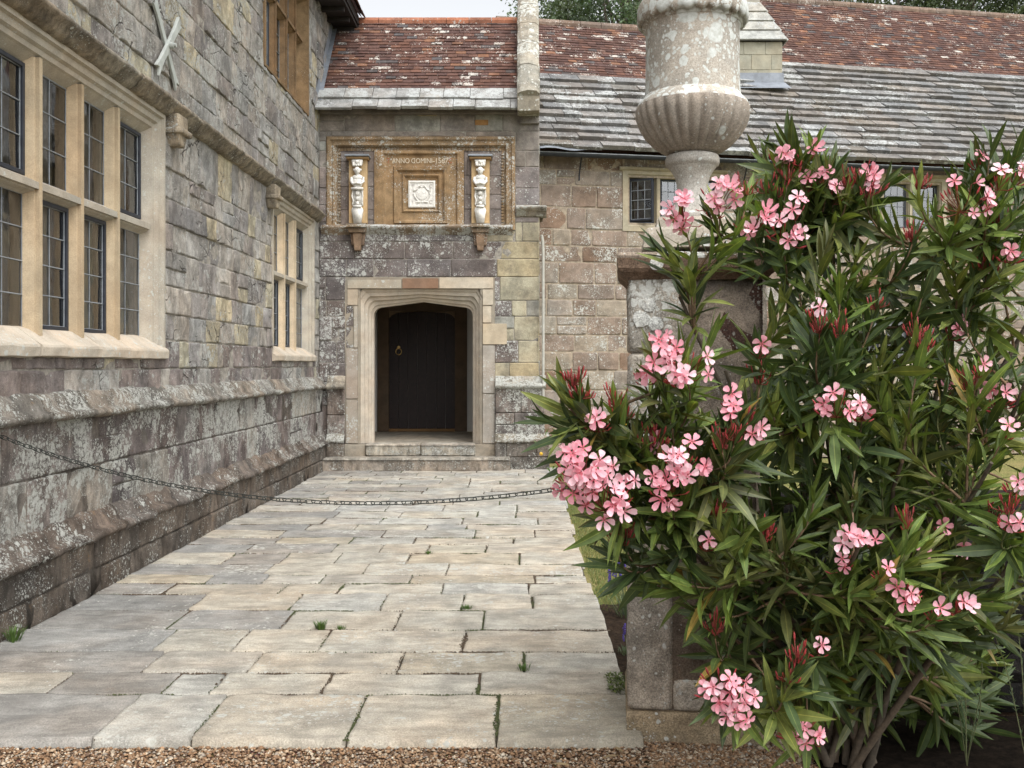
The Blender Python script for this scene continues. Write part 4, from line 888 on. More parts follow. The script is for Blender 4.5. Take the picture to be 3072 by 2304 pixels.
frustum(mb, A, B, 4, (.4,.4,.37,.7)); mb.build('chimney_shoulder_slates', M['slate'], chm)
mb = MB(); zf = 1.55+(788-158)*Dc/2150; mb.box((cx0, Dc-.02, 6.2), (cx1+.02, Dc-.005, zf)); mb.add([(cx0, Dc-.022, 6.62), (cx1+.04, Dc-.022, 6.62), (cx1+.1, Dc-.25, 6.46), (cx0, Dc-.25, 6.46)], [(0,1,2,3)], (.2,.2,.2,0)); mb.build('chimney_flashing', M['leadsheet'], chm)

# ------------------------------------------------------------------ gate pillar and urn
pil = empty('gate_pillar', 'square weathered stone gate pillar with recessed panel, half hidden by oleander', 'pillar')
PC = Vector((.752, 4.40, 0)); pa = math.radians(-5.5); pu = Vector((math.cos(pa), math.sin(pa), 0)); pv = Vector((-math.sin(pa), math.cos(pa), 0)); hw = .285
pil.location = (0, 0, 0)
faces_ = [(PC-pv*hw, pu, -pv), (PC+pu*hw, pv, pu), (PC+pv*hw, -pu, pv), (PC-pu*hw, -pv, -pu)]
mb = MB(); KB = dict(gap=.002, bev=.012, depth=.02, rough=.006, cell=.05, wob=.003)
for k, (o, u, n_) in enumerate(faces_):
    c1 = (.37,.335,.285,.35) if k == 0 else (.35,.32,.28,.4)
    for (a, b, c, d) in ((-hw, .11, -.1, .98), (-hw, .98, -.055, 1.6), (-hw, 1.6, -.055, 1.93), (.24, .11, hw, 1.6), (-.1, .11, .24, .24), (-.055, 1.9, hw, 1.93)): block(mb, o, u, Z_, n_, (a, b, c, d), jit((*c1[:3], .75 if b > .9 else .35), .08), **KB)
mb.box((-hw+.02, -hw+.02, .05), (hw-.02, hw-.02, 1.92), (.2,.17,.14,.2), Matrix.Translation(PC) @ Matrix.Rotation(pa, 4, 'Z'))
mb.build('shaft', M['pillar'], pil, smooth=True)
mb = MB()
for (o, u, n_) in faces_:
    for r, c in (((-.1, .24, .24, .52), (.24,.22,.19,.3)), ((-.1, .52, .06, .86), (.085,.04,.032,.05)), ((.06, .52, .24, .86), (.2,.15,.12,.3)), ((-.1, .86, .24, 1.2), (.22,.18,.14,.3)), ((-.055, 1.2, .24, 1.6), (.23,.2,.165,.5)), ((-.055, 1.6, hw-.002, 1.9), (.085,.05,.042,.55))):
        block(mb, o-n_*.022, u, Z_, n_, r, c, off=0, gap=.002, bev=.008, depth=.01, rough=.007, cell=.04, wob=.004)
mb.build('recessed_panel', M['panel'], pil, smooth=True)
def sqring(mb, prof, col, c=PC, seg=8, rough=.004):
    rows_ = []
    for (r, z) in prof:
        row = []
        for k in range(4):
            for i in range(seg):
                t = -1+2*i/seg; a, b = [(t, -1), (1, t), (-t, 1), (-1, -t)][k]; p = c+pu*(a*r)+pv*(b*r)+Z_*z
                row.append(p+Vector((0, 0, 1))*rough*mnoise.noise(p*9)+(pu*a+pv*b)*rough*1.2*mnoise.noise(p*11+Vector((3, 3, 3))))
        rows_.append(row)
    mb.grid(rows_, col, close_u=True); mb.add(rows_[-1], [tuple(range(4*seg))], col); mb.add(rows_[0], [tuple(range(4*seg-1, -1, -1))], col)
mb = MB(); sqring(mb, [(hw+.006, -.02), (hw+.008, .09), (hw+.002, .11)], (.3,.24,.16,.4)); mb.build('base_course', M['pillar'], pil, smooth=False)
mb = MB(); sqring(mb, [(hw, 1.905), (hw+.012, 1.92), (hw+.03, 1.935), (hw+.04, 1.95), (hw+.045, 1.99)], (.2,.14,.1,.1)); sqring(mb, [(hw+.044, 1.99), (hw+.046, 2.0), (hw+.04, 2.015), (.0, 2.02)], (.3,.25,.2,.9)); mb.build('cap', M['pillar'], pil)
mb = MB()
for (u_, z_, r_) in ((-.17, 1.965, .028), (-.2, 1.8, .03), (-.23, 1.74, .035), (-.17, 1.72, .03), (-.2, 1.66, .022), (-.12, 1.7, .018)):
    c_ = PC-pv*(hw+(.049 if z_ > 1.93 else .006))+pu*u_+Z_*z_; ring = [c_+pu*(math.cos(t)*r_*(1+.25*mnoise.noise(Vector((t*2, u_*30, z_)))))+Z_*(math.sin(t)*r_*(1+.25*mnoise.noise(Vector((t*3, z_*30, u_))))) for t in np.linspace(0, 2*math.pi, 19)[:-1]]
    mb.add(ring+[c_-pv*.004], [(i, (i+1) % 18, 18) for i in range(18)], jit((.5,.5,.47,.3), .08))
mb.build('lichen_rosettes', M['pillar'], pil)
urn = empty('stone_urn', 'tall pale stone urn with gadrooned bowl standing on the gate pillar', 'urn')
UC = Vector((.752, 4.40, 2.02)); K = 4.40/2150
def zy(y): return (788-y)*K+1.55-2.02
UCOL = (.40,.38,.345,.45)
mb = MB(); sq = [(108*K, zy(545)), (106*K, zy(520)), (102*K, zy(508)), (96*K, zy(503)), (80*K, zy(500)), (79*K, zy(485)), (74*K, zy(478)), (.0, zy(477))]
sqring(mb, sq, (.42,.38,.32,.55), Vector((UC.x, UC.y, 2.02)), rough=.002); mb.build('urn_plinth', M['urn'], urn)
mb = MB(); prof = [(68, 478), (70, 472), (66, 466), (52, 460), (44, 448), (37, 430), (33, 412), (34, 396), (38, 382), (44, 372), (47, 367), (50, 363.9), (50, 361), (56, 359), (58, 352), (58, 344), (55, 338), (47, 335)]
mb.lathe([(r*K, zy(y)) for r, y in prof], UC, UCOL, 48); mb.build('urn_foot', M['urn'], urn, smooth=True)
ND = 28
prof = [(48, 335), (62, 330), (82, 316), (100, 296), (112, 276), (119, 256), (121, 240), (119, 232)]
def gad(k, a, r, z):
    t = abs(math.sin(a*ND/2)); amt = [.0, .05, .06, .06, .055, .05, .03, .0][k]; return r*(1-amt+amt*1.5*t**.7), z+(.006*t if k == 6 else 0)
mb = MB(); mb.lathe([(r*K, zy(y)) for r, y in prof], UC, (.31,.275,.235,.45), ND*6, gad); mb.build('gadrooned_bowl', M['urn'], urn, smooth=True)
mb = MB(); mb.lathe([(r*K, zy(y)) for r, y in [(119, 232), (117, 226), (108, 217), (103, 210)]], UC, (.45,.42,.37,1.0), 64)
mb.lathe([(r*K, zy(y)) for r, y in [(103, 210), (101, 190), (100, 140), (100, 85), (101, 66), (104, 60)]], UC, (.40,.375,.33,.75), 64); mb.build('urn_drum', M['urn'], urn, smooth=True)
def scal(k, a, r, z): return r, z+((-.02*abs(math.sin(a*13))) if k in (3, 4, 5) else 0)
mb = MB(); mb.lathe([(r*K, zy(y)) for r, y in [(103, 62), (107, 60), (109, 52), (111, 50), (118, 44), (119, 36), (118, 20), (112, 8), (95, -6), (70, -18), (40, -26), (22, -34), (24, -46), (14, -58), (.1, -60)]], UC, (.38,.355,.31,.9), 96, scal); mb.build('urn_lid', M['urn'], urn, smooth=True)

# ------------------------------------------------------------------ chain across the path
def chain():
    P0 = Vector((-2.99, 5.6, 1.17)); P1 = Vector((.47, 4.42, 1.05)); low = .235; n = 400
    pts = [P0.lerp(P1, t/n)-Z_*(4*low*(t/n)*(1-t/n))*(1-.0*t/n) for t in range(n+1)]
    L = [0]
    for i in range(n): L.append(L[-1]+(pts[i+1]-pts[i]).length)
    pitch = .041; mb = MB(); k = 0; s = 0
    while s < L[-1]-pitch:
        i = next(j for j in range(n+1) if L[j] >= s+pitch/2); c = pts[min(i, n)]; t = (pts[min(i+2, n)]-pts[max(i-2, 0)]).normalized()
        side = t.cross(Z_).normalized(); up = side.cross(t); ax = (up*.75+side*.65).normalized() if k % 2 else (side*.75-up*.65).normalized()
        a, r = .0165, .011; ring = []
        for q in np.linspace(0, 2*math.pi, 15)[:-1]:
            ring.append(c+t*(math.cos(q)*r+(a if math.cos(q) > 0 else -a))+ax*(math.sin(q)*r))
        ring.append(ring[0]); ring.append(ring[1]); mb.tube(ring, .0025, 5, cap=False); s += pitch; k += 1
    o = mb.build('barrier_chain', M['chain'], smooth=True); tag(o, 'thin dark iron link chain sagging across the paved path', 'chain')
chain()

# ------------------------------------------------------------------ low boundary wall behind the bush
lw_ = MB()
ashlar(lw_, Vector((1.06, 4.42, 0)), X_, Z_, -Y_, (0, 0, 4.2, .95), [], (.12, .2), (.2, .45), lambda u, v: jit((.013,.012,.011,.05), .25), gap=.006, bev=.02, depth=.04, rough=.018, cell=.06, wob=.012)  # oleander's shade is painted into the near-black stone colour
lw_.box((1.06, 4.44, 0), (5.26, 4.85, .94), (.02,.018,.016,.1)); o = lw_.build('boundary_wall', M['plinth'], smooth=True); tag(o, 'low rubble wall behind the oleander, right of pillar, its stone coloured near black as shade', 'wall')

# ------------------------------------------------------------------ leaves
LT = np.linspace(0, 1, 7); LW = np.array([.08, .55, .9, 1, .86, .5, .02])
def leaf(mb, p, d, nrm, L, W, col, rib, droop=.25, fold=.25):
    d = d.normalized(); s = d.cross(nrm)
    if s.length < .01: s = d.cross(X_)
    s.normalize(); n_ = s.cross(d)
    V = []
    for t, w_ in zip(LT, LW):
        c = p+d*(L*t)-n_*(droop*L*t*t); ww = W*w_*.5
        for k in (-1, -.07, .07, 1): V.append(c+s*(ww*k)+n_*(abs(k)*ww*fold))
    F = []; cc = []
    for i in range(6):
        for j in range(3): F.append((i*4+j, i*4+j+1, i*4+j+5, i*4+j+4)); cc.append(rib if j == 1 else col)
    mb.add(V, F, cc)
def flower(mb, c, n_, R, col):
    n_ = n_.normalized(); u = n_.cross(Vector((.3, .2, 1))).normalized(); v = n_.cross(u); ph = ru(0, 6.3)
    deep = (col[0]*.9, col[1]*.5, col[2]*.55, 0); mid = (col[0], col[1]*.85, col[2]*.9, 0); cup = ru(-.15, .3) if rnd() < .8 else ru(.5, 1.1)
    for k in range(5):
        a = ph+k*2*math.pi/5+ru(-.08, .08); V = []; rr = R*ru(.92, 1.06)
        for r, wl, wr in ((.1, -.05, .05), (.34, -.13, .12), (.62, -.27, .33), (.86, -.26, .42), (1.0, -.08, .3)):
            for t in (0, .5, 1):
                w_ = wl+(wr-wl)*t; x, y = r, w_; h = cup*r*r+.08*math.sin(t*3.1)*r*-1+.03
                X = (x*math.cos(a)-y*math.sin(a)); Y = (x*math.sin(a)+y*math.cos(a)); V.append(c+(u*X+v*Y+n_*h)*rr)
        F = []; cc = []
        for i in range(4):
            for j in range(2): F.append((i*3+j, i*3+j+1, i*3+j+4, i*3+j+3)); cc.append(deep if i == 0 else (mid if i == 1 else (*col[:3], 0)))
        mb.add(V, F, cc)
    mb.tube([c-n_*R*.75, c-n_*R*.05], [R*.07, R*.12], 5, (.5, .12, .13, 0))
def bud(mb, p, d, L, col): mb.tube([p, p+d*L*.3, p+d*L*.7, p+d*L], [.0015, L*.13, L*.11, .0005], 5, col)
def bez(a, b, c, d, n=10): return [a*(1-t)**3+b*3*t*(1-t)**2+c*3*t*t*(1-t)+d*t**3 for t in [i/n for i in range(n+1)]]

def oleander():
    root = empty('oleander_bush', 'big oleander bush with pink flower clusters and long dark green leaves', 'bush')
    base = Vector((1.28, 3.93, -.02)); stems = MB(); fol = MB()
    mains = []
    for (x, y, D) in ((1330, 880, 3.15), (1470, 640, 3.5), (1420, 1120, 3.25), (1560, 800, 3.6), (1690, 480, 3.7), (1790, 420, 3.8), (1760, 760, 3.4), (1880, 640, 3.7), (2010, 560, 3.6), (2150, 480, 3.5),
                      (2230, 800, 3.3), (2150, 1000, 3.2), (1950, 1000, 3.3), (1500, 1280, 3.4), (1640, 1250, 3.3), (2250, 1150, 3.4), (1850, 1180, 3.1), (2330, 500, 3.6)):
        T = at(x, y, D); b = base+Vector((ru(-.1, .12), ru(-.1, .05), 0)); mid = b.lerp(T, .45); 
        pts = bez(b, b.lerp(T, .3)+Vector((ru(-.05, .05), ru(-.05, .05), .12)), b.lerp(T, .65)+Vector((ru(-.05, .05), .05, ru(.0, .1))), T, 14)
        pts = [p+Vector((mnoise.noise(p*4+Vector((x, 0, 0))), mnoise.noise(p*4+Vector((0, x, 0))), 0))*.03*min(1, i/4) for i, p in enumerate(pts)]
        stems.tube(pts, [.017-.011*i/14 for i in range(15)], 7, jit((.085,.065,.045, 0), .2)); mains.append(pts)
    allp = [(p, i) for pts in mains for i, p in enumerate(pts)]
    def shoot(T, dirv, leafy=.38, dens=1., size=1., rad=.0035, top=True):
        best = None; bd = 9e9
        for p, i in allp:
            if i < 4: continue
            dd = (T-p).length; behind = (T-p).dot(dirv)
            sc = abs(dd-.36)+(0.6 if behind < .1 else 0)
            if sc < bd: bd = sc; best = p
        a = best; pts = bez(a, a.lerp(T, .35)+Vector((0, 0, -.02))+(T-a)*.02, T-dirv*(T-a).length*.4, T, 12)
        stems.tube(pts, [.006-.0035*i/12 for i in range(13)], 5, jit((.17,.11,.065, 0), .15) if rnd() < .7 else jit((.12,.13,.05, 0), .1))
        # walk back from the tip
        acc = 0; ph = ru(0, 6); i = 12; seg = []
        for i in range(12, 0, -1): seg.append((pts[i], pts[i]-pts[i-1]))
        s = 0.0; nxt = 0.0
        base_g = random.choice([(.085,.125,.028), (.105,.155,.034), (.14,.20,.045), (.045,.07,.022), (.15,.18,.045), (.055,.085,.028), (.09,.10,.032), (.05,.075,.02)])
        for p, dv in seg:
            ln = dv.length; dd = dv.normalized()
            while nxt < s+ln:
                if nxt > leafy: break
                q = p-dd*(nxt-s); f = nxt/leafy; ph += 1.05
                for k in range(3):
                    if rnd() > .93*dens: continue
                    an = ph+k*2.094+ru(-.25, .25); sidev = dd.cross(Vector((.2, .1, .95))).normalized(); s2 = dd.cross(sidev)
                    out = sidev*math.cos(an)+s2*math.sin(an); spread = (.32+.62*f)*ru(.6, 1.4)
                    ld = (dd*math.cos(spread)+out*math.sin(spread)).normalized()+Vector((0, 0, -.15*f))
                    L = (.10+.085*min(1, f*2.5))*size*ru(.55, 1.2); g = base_g if rnd() > .006 else (.24, .17, .04)
                    c = jit((*g, 0), .22); rb = (c[0]*1.9+.03, c[1]*1.6+.03, c[2]*1.5+.01, 0)
                    nr = (dd-ld*dd.dot(ld)); nr = nr.normalized() if nr.length > .01 else Z_
                    leaf(fol, q, ld, nr, L, L*ru(.14, .2), c, rb, droop=ru(-.1, .35), fold=ru(.1, .5))
                nxt += ru(.03, .055)
            s += ln
        return pts
    FL = [(1415, 745, 3.0, 6, 45), (1490, 790, 3.0, 9, 52), (1265, 1010, 2.95, 13, 62), (1310, 1075, 2.95, 9, 50), (1240, 1035, 3.0, 6, 40), (1470, 1000, 3.0, 10, 55), (1440, 1045, 3.0, 8, 50), (1565, 1470, 3.1, 9, 48), (1600, 1520, 3.1, 8, 42),
          (1745, 1570, 3.2, 7, 45), (1610, 900, 3.0, 4, 42), (1812, 872, 3.05, 5, 48), (1770, 663, 3.2, 1, 5), (1300, 903, 3.0, 2, 15), (1530, 1165, 3.1, 1, 5), (1845, 1165, 3.15, 5, 35), (1830, 1210, 3.15, 2, 18),
          (1958, 1272, 3.1, 4, 28), (2030, 1312, 3.1, 1, 4), (2080, 1302, 3.15, 2, 14), (1917, 1226, 3.1, 1, 4), (1995, 1190, 3.3, 1, 4), (2035, 1135, 3.3, 1, 4), (2080, 1182, 3.3, 1, 4), (2192, 1122, 3.1, 2, 18), (2124, 786, 3.2, 1, 5),
          (2158, 850, 3.3, 2, 20), (2045, 835, 3.4, 1, 5), (2178, 918, 3.2, 1, 4), (2205, 1042, 3.2, 2, 12), (2065, 705, 3.4, 2, 16), (2090, 425, 3.2, 6, 48), (2163, 375, 3.2, 2, 16), (2120, 335, 3.4, 1, 5), (2180, 535, 3.3, 2, 14), (1745, 385, 3.5, 1, 5),
          (1785, 378, 3.5, 2, 12), (1475, 455, 3.4, 8, 40), (1560, 415, 3.4, 6, 38), (1545, 440, 3.4, 2, 15), (1630, 478, 3.4, 5, 38), (1700, 495, 3.4, 4, 36), (1722, 445, 3.4, 3, 22), (1800, 410, 3.5, 2, 12), (1895, 388, 3.5, 4, 24), (1748, 325, 3.5, 2, 14), (1690, 330, 3.5, 3, 18),
          (1645, 743, 3.1, 1, 5), (1775, 1392, 3.1, 1, 5), (1870, 880, 3.2, 2, 10), (1400, 800, 3.1, 2, 10), (1410, 950, 3.1, 2, 12), (1355, 1040, 3.0, 3, 20), (2205, 365, 3.3, 2, 10), (1890, 1165, 3.2, 1, 3), (1580, 850, 3.0, 1, 3)]
    for (x, y, D, n_, r) in FL:
        T = at(x, y, D); tip = T+Vector((ru(-.01, .01), .04, -.045)); R = r*D/2150
        dv = (tip-Vector((1.25, 3.75, max(0.2, tip.z-.8)))).normalized()+Vector((0, -.15, .5)); dv.normalize()
        if not (1230 < x < 1345 and 985 < y < 1100) or rnd() < .4: shoot(tip, dv, leafy=.2 if y < 560 and x < 1700 else .32, size=.85 if y < 560 else 1.0)
        fm = MB()
        for i in range(n_):
            for _ in range(12):
                e = Vector((ru(-1, 1), ru(-.75, -.1), ru(-1, 1)));
                if .05 < e.x**2+e.z**2 < 1: break
            if n_ == 1: e = Vector((0, -.3, 0))
            c = T+Vector((e.x, 0, e.z))*R+Vector((0, -1, 0))*R*.6*math.sqrt(max(0, 1-e.x**2-e.z**2))
            nn = Vector((e.x*.7, -.8, e.z*.5+.15))+Vector((ru(-.4, .4), ru(-.1, .1), ru(-.4, .4)))
            t = rnd(); col = (.85, .41, .48) if t < .4 else ((.87, .51, .57) if t < .8 else (.89, .64, .69))
            flower(fm, c, nn, ru(.027, .034)*(1 if rnd() < .85 else .7), col)
            fm.tube([tip, tip.lerp(c, .5)+Vector((0, .01, -.01)), c-nn.normalized()*.02], .0016, 4, (.2, .05, .03, 0))
        fm.build('flower_cluster', M['petal'], root, smooth=False)
        bm_ = MB()
        for i in range(6+n_//2): 
            e = Vector((ru(-1, 1), ru(-.8, .1), ru(-.2, 1.2))).normalized(); q = tip+e*(R*.8+.015); bm_.tube([tip, q], .0014, 4, (.2,.04,.03,0)); bud(bm_, q, (e+Z_*.6).normalized(), ru(.014, .03), jit((.33, .04, .045, 0), .3))
        bm_.build('bud_cluster', M['bud'], root)
    BU = [(1240, 800, 3.0), (1255, 830, 3.0), (1330, 850, 3.1), (1345, 880, 3.1), (1560, 935, 3.0), (1585, 920, 3.0), (1420, 930, 3.1), (1400, 935, 3.1), (1700, 365, 3.5), (1680, 400, 3.5), (1830, 380, 3.5), (1855, 370, 3.5), (1870, 400, 3.5), (1610, 395, 3.4), (1655, 390, 3.5), (1970, 490, 3.4), (1990, 730, 3.3),
          (1975, 700, 3.3), (1960, 1110, 3.2), (1545, 1080, 3.1), (1640, 800, 3.2), (1650, 1135, 3.2), (1985, 380, 3.5), (2160, 470, 3.4), (2140, 1095, 3.3), (2180, 1080, 3.2), (1720, 1400, 3.1), (1700, 1440, 3.1), (1545, 1340, 3.2), (1350, 1130, 3.1), (1335, 1145, 3.1), (2090, 810, 3.3), (1890, 640, 3.4), (2130, 560, 3.4), (1770, 690, 3.2), (1815, 695, 3.2)]
    for (x, y, D) in BU:
        T = at(x, y, D); tip = T-Z_*.06; dv = Vector((ru(-.4, .1) if x < 1700 else ru(-.2, .3), -.1, 1)).normalized(); shoot(tip, dv, leafy=.3); bm_ = MB()
        for i in range(random.randint(16, 28)):
            e = Vector((ru(-.7, .7), ru(-.7, .4), ru(.3, 1.4))); q = tip+e*ru(.02, .065); bm_.tube([tip, tip+Z_*.015, q], .0015, 4, (.2,.04,.03,0)); bud(bm_, q, (e+Z_).normalized(), ru(.012, .028), jit((.28, .035, .035, 0), .35))
        bm_.build('bud_cluster', M['bud'], root)
    # leafy filler shoots : lobes of the crown (survey ellipse, distance range, count)
    lobes = [((1490, 950), (120, 75), (3.05, 3.6), 24), ((1660, 1120), (180, 90), (3.1, 3.8), 34), ((1640, 890), (130, 90), (3.1, 3.8), 22), ((1700, 430), (130, 120), (3.5, 3.9), 34), ((1800, 640), (140, 120), (3.3, 4.0), 34),
             ((1860, 900), (240, 150), (3.2, 4.1), 52), ((2110, 480), (110, 170), (3.3, 3.9), 36), ((2120, 780), (180, 170), (3.2, 4.1), 48), ((1980, 1130), (260, 150), (3.2, 4.1), 56), ((1750, 1350), (210, 100), (3.2, 4.0), 40), ((2080, 1330), (150, 70), (3.3, 4.0), 26), ((1700, 1480), (140, 70), (3.3, 3.9), 22), ((2330, 800), (110, 420), (3.2, 4.1), 40), ((1900, 1480), (110, 60), (3.7, 4.1), 16), ((2120, 1450), (110, 70), (3.9, 4.3), 26)]
    for (cx, cy), (rx, ry), (d0, d1), cnt in lobes:
        cnt = int(cnt*(.27 if cy < 900 else .52))
        for i in range(cnt):
            for _ in range(20):
                e = (ru(-1, 1), ru(-1, 1))
                if e[0]**2+e[1]**2 < 1: break
            D = ru(d0, d1); T = at(cx+e[0]*rx, cy+e[1]*ry, D); o_ = T-Vector((1.25, 3.75, .7)); low = T.z < 1.0
            dv = Vector((o_.x*.6+ru(-.35, .35), o_.y*.35-.15+ru(-.25, .15), max(-.1, o_.z*.6)+(.15 if low else .55)+ru(-.1, .2))).normalized()
            shoot(T, dv, leafy=ru(.2, .5), size=ru(.8, 1.15))
    # tall upright tips
    for (x, y, D, sx) in ((1705, 318, 3.55, -.2), (1760, 305, 3.6, 0), (1800, 345, 3.6, .25), (2140, 300, 3.4, .1), (2120, 330, 3.5, -.15), (2200, 300, 3.4, .3), (1910, 370, 3.6, .4), (1215, 830, 3.0, -.5), (1260, 850, 3.05, .2), (1200, 890, 3.0, -.9), (1240, 935, 3.05, -.9), (1530, 720, 3.1, .3), (1480, 735, 3.1, 0),
                          (1885, 560, 3.5, .2), (1690, 640, 3.5, .2), (1990, 620, 3.4, .1), (2060, 560, 3.4, -.3), (1410, 1170, 3.1, -.8), (1420, 1240, 3.2, -.8), (1450, 1225, 3.15, -.7), (1450, 540, 3.4, -.8), (1430, 520, 3.45, -.9), (1500, 1290, 3.2, -.6)):
        shoot(at(x, y+25, D), Vector((sx, -.15, 1 if abs(sx) < .6 else .35)).normalized(), leafy=.3, size=1.1)
    st = stems.build('branches', M['bark'], root, smooth=True); fol.build('foliage', M['leaf'], root, smooth=True)
oleander()

# ------------------------------------------------------------------ small plants
def blades(mb, c, n_, h, spread, col, w_=.004, lean=.5):
    for i in range(n_):
        a = ru(0, 6.28); d = Vector((math.cos(a), math.sin(a), 0)); p = Vector(c)+d*ru(0, spread); H = h*ru(.5, 1.1); s = Vector((-d.y, d.x, 0))*w_; t = p+d*H*lean*ru(.2, 1)+Z_*H; m_ = p.lerp(t, .5)+Z_*H*.12
        mb.add([p-s, p+s, m_+s*.8, m_-s*.8, t], [(0,1,2,3), (3,2,4)], jit(col, .25))
def gp(x, y): D = 1.55*2150/(y-788); return Vector(((x-1128)*D/2150, D, 0))
for i, (x, y, n_, h, lab) in enumerate([(692, 1366, 60, .05, 'small green weed tuft growing in a joint mid path'), (30, 1395, 50, .09, 'green weed at the foot of the house wall, far left'), (1008, 1322, 40, .025, 'low mossy weed between two slabs right of path centre'), (735, 1366, 20, .025, 'tiny sprig right beside the tallest path weed'),
                                  (925, 1202, 20, .03, 'faint weed in a far joint near path centre'), (1130, 1455, 18, .03, 'small weed tuft in a joint near the pillar foot'), (545, 1095, 20, .04, 'weed against the plinth near the chain')]):
    mb = MB(); c = gp(x, y); blades(mb, (0, 0, .01), n_*2, h, .035 if i else .03, (.08,.14,.03,0), .0025, .9); o = mb.build('weed', M['grass']); o.location = c+Z_*.01; tag(o, lab, 'weed', 'weeds in the paving')
mb = MB(); c = gp(1345, 1492)
for i in range(700): q = Vector((ru(-1, 1), ru(-1, 1), 0)); leaf(mb, c+Vector((q.x*.07, q.y*.12, ru(0, .05))), Vector((ru(-1, 1), ru(-1, 1), ru(.2, 1))), Z_, ru(.012, .022), .009, jit((.09,.12,.025,0), .3), (.12,.15,.04,0))
o = mb.build('moss_clump', M['grass']); tag(o, 'low yellow green ground plant at the left foot of the pillar', 'plant')
def lavender(loc, n_, h, lab):
    root = empty('lavender', lab, 'lavender', 'lavender beside the path'); root.location = loc; a = MB(); b = MB()
    for i in range(n_):
        an = ru(0, 6.28); t = Vector((math.cos(an)*ru(.02, .12), math.sin(an)*ru(.02, .12), h*ru(.7, 1.1))); a.tube([(0, 0, 0), t*.5+Z_*.02, t], .0018, 4, (.12,.16,.07,0))
        for k in range(16): p = t+Z_*(k*.006-.03)+Vector((ru(-1, 1), ru(-1, 1), 0))*.006; b.sphere(p, .0055, jit((.14,.1,.42,0), .3), 4)
    blades(a, (0, 0, 0), 60, h*.5, .06, (.12,.16,.09,0), .003, .8); a.build('stems', M['grass'], root); b.build('flower_spikes', M['petal'], root)
lavender(gp(1352, 1330)+Vector((0, 0, .0)), 16, .3, 'blue purple lavender spikes just left of the pillar edge'); lavender(gp(1356, 1410), 4, .08, 'low sparse lavender flowers lying over the soil bed')
def rosemary(loc, n_, h, lab):
    root = empty('rosemary', lab, 'rosemary', 'rosemary sprigs at lower right'); root.location = loc; a = MB(); b = MB()
    for i in range(n_):
        an = ru(0, 6.28); t = Vector((math.cos(an)*ru(.05, .3)*h, math.sin(an)*ru(.05, .3)*h, h*ru(.6, 1.1))); pts = bez(Vector((0, 0, 0)), t*.3+Vector((0, 0, .05)), t*.7+Vector((.03, 0, 0)), t, 14); a.tube(pts, .0022, 4, (.12,.13,.06,0))
        for p in pts[3:]:
            for k in range(7): e = Vector((ru(-1, 1), ru(-1, 1), ru(.2, 1.3))).normalized()*ru(.012, .024); s = e.cross(Z_).normalized()*.001; q = p+Vector((0, 0, ru(-.01, .02))); b.add([q-s, q+s, q+e], [(0,1,2)], jit((.12,.19,.09,0), .25))
    a.build('stems', M['grass'], root); b.build('needles', M['grass'], root)
rosemary(Vector((1.72, 3.85, 0)), 5, .38, 'thin rosemary sprigs in the shade below the oleander, left plant'); rosemary(Vector((1.93, 3.8, 0)), 6, .58, 'taller rosemary sprigs at the bottom right corner')
# grass blades on the lawn strip
mb = MB()
n_ = 26000
for i in range(n_):
    x = .5+abs(random.gauss(0, .7)); y = ru(6.3, 13)
    if x > 3: continue
    h = ru(.01, .028); a = ru(0, 6.28); dx, dy = math.cos(a)*.012, math.sin(a)*.012
    mb.add([(x-.0025, y, -.03), (x+.0025, y, -.03), (x+dx, y+dy, h-.02)], [(0,1,2)], jit((.2,.19,.06,0) if rnd() < .5 else (.12,.16,.045,0), .25))
tag(mb.build('grass', M['grass']), 'short dry lawn grass beside the path beyond the pillar', 'grass', kind='stuff')
# fallen leaves
for x, y, L_, rot, lab in ((1300-0, 1640, .09, .3, 'dry fallen leaf on gravel at the right front of path'), (1190, 1652, .1, -.3, 'dry fallen leaf on gravel below the middle slab'), (1345, 1628, .08, 2.0, 'greyish fallen leaf on gravel beside the pillar corner')):
    mb = MB(); leaf(mb, Vector((0, 0, .004)), Vector((math.cos(rot), math.sin(rot), .05)), Z_, L_*.8, L_*.22, (.3,.22,.12,0), (.35,.28,.16,0), 0, .4); o = mb.build('fallen_leaf', M['grass']); o.location = gp(x, y); tag(o, lab, 'leaf', 'fallen leaves on the gravel')
# little iron railing and border flowers between porch and wing
rl = MB()
for i in range(9): rl.tube([(.62+i*.09, 13.9, 0), (.62+i*.09, 13.9, .78)], .014, 6)
for z in (.12, .7): rl.box((.58, 13.888, z), (1.4, 13.912, z+.03))
tag(rl.build('iron_railing', M['iron']), 'short dark iron railing beside the porch behind the oleander', 'railing')
root = empty('border_plant', 'leafy border plant with blue and yellow flowers behind the oleander', 'plant'); a = MB(); b = MB()
for i in range(500): p = Vector((1.0+random.gauss(0, .3), 12.2+random.gauss(0, .3), ru(.1, .75))); leaf(a, p, Vector((ru(-1, 1), ru(-1, 1), ru(0, 1))), Z_, ru(.06, .12), .03, jit((.1,.18,.05,0), .3), (.14,.2,.08,0))
for i in range(70): p = Vector((1.0+random.gauss(0, .28), 12.1+random.gauss(0, .2), ru(.45, .9))); b.sphere(p, .022, (.25,.28,.55,0) if rnd() < .6 else (.75,.5,.05,0), 6)
for i in range(10): b_ = Vector((1+ru(-.2, .2), 12.2+ru(-.2, .2), 0)); a.tube([b_, b_+Z_*.7], .006, 5, (.1,.15,.05,0))
a.build('foliage', M['leaf'], root); b.build('flowers', M['petal'], root)

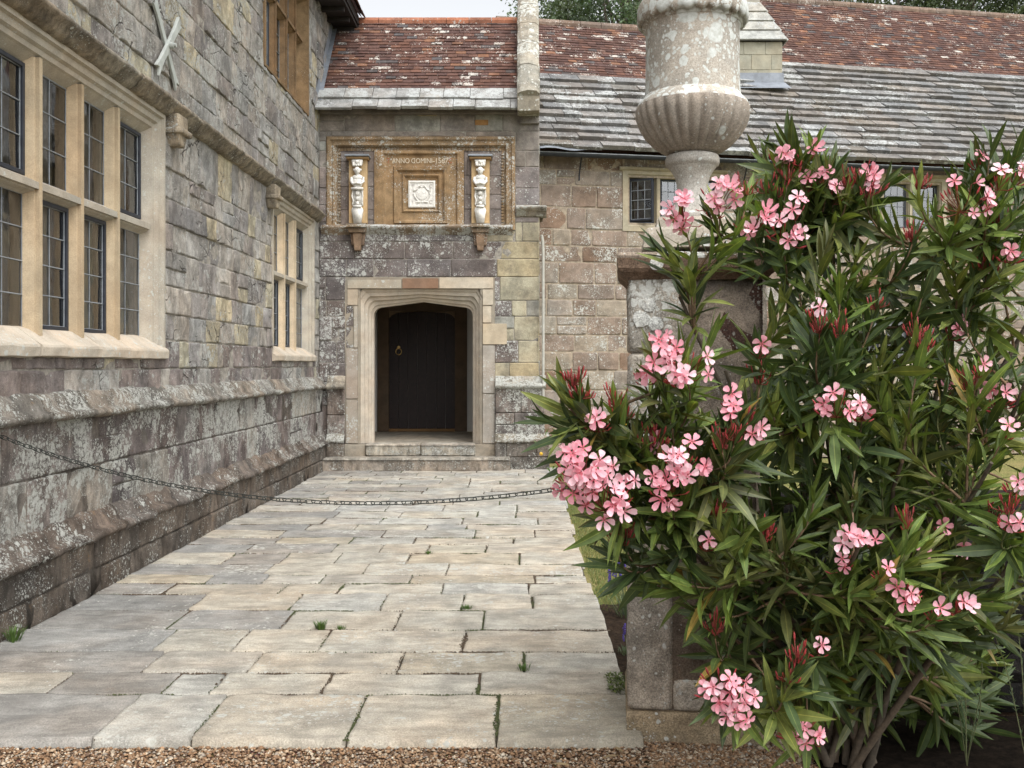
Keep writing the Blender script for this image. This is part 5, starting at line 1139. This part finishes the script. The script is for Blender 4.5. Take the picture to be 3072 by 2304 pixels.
# ------------------------------------------------------------------ trees beyond the roofs
def tree(x, y, R, H, lab, seed, nclump=300, col=(.085,.12,.06)):
    random.seed(seed); root = empty('tree', lab, 'tree', 'trees beyond the roofs'); root.location = (x, y, 0)
    t = MB(); c = MB(); t.tube([(0, 0, 0), (.1, 0, H*.3), (0, .1, H*.6), (0, 0, H*.85)], [.35, .28, .18, .05], 8, (.12,.1,.08,0))
    for i in range(nclump):
        e = Vector((random.gauss(0, 1), random.gauss(0, 1), random.gauss(0, 1))).normalized()*ru(.35, 1)**.5; cc = Vector((e.x*R, e.y*R, H*.68+e.z*H*.32)); rr = ru(.35, .8); 
        if i % 4 == 0: t.tube([Vector((0, 0, ru(H*.3, H*.7))), cc.lerp(Vector((0, 0, cc.z)), .5)-Z_*.3, cc], [.09, .05, .015], 5, (.12,.1,.08,0))
        k = jit((*col, 0), .35)
        nq = 150; p = np.array(cc)+np.random.normal(0, 1, (nq, 3))*np.array([1, 1, .7])*rr*.5; u = np.random.normal(0, 1, (nq, 3)); u /= np.linalg.norm(u, axis=1)[:, None]
        v = np.cross(u, np.random.normal(0, 1, (nq, 3))); v /= np.linalg.norm(v, axis=1)[:, None]; sz = np.random.uniform(.035, .075, (nq, 1))
        V = np.stack([p-u*sz, p+v*sz*.6, p+u*sz, p-v*sz*.6], 1).reshape(-1, 3); g_ = np.random.uniform(.7, 1.4, (nq, 1)); c.add(V, [(4*j, 4*j+1, 4*j+2, 4*j+3) for j in range(nq)], [(k[0]*x, k[1]*x, k[2]*x, 0) for x in g_[:, 0]])
    t.build('trunk', M['bark'], root); c.build('crown', M['treeleaf'], root)
tree(3.4, 31, 3.0, 15.0, 'broad dark green tree rising between gable coping and urn', 11)
tree(.9, 33, 2.1, 14.6, 'rounder tree top just right of the porch gable coping', 12, 180)
tree(-3.75, 31, .8, 12.7, 'small lone treetop poking above the porch roof ridge', 13, 40)
tree(-.1, 34, 1.4, 12.9, 'thin treetop just left of the gable coping', 14, 60)
for i, x in enumerate((11.5, 14.5, 17.8)): tree(x, 33, 3.2, 15.6+.5*i, ('dark hedge like tree over the left end of the tall wing roof', 'dark tree over the middle of the tall wing roof', 'dark tree over the far right end of the wing roof')[i], 20+i, 260, (.06,.08,.035))
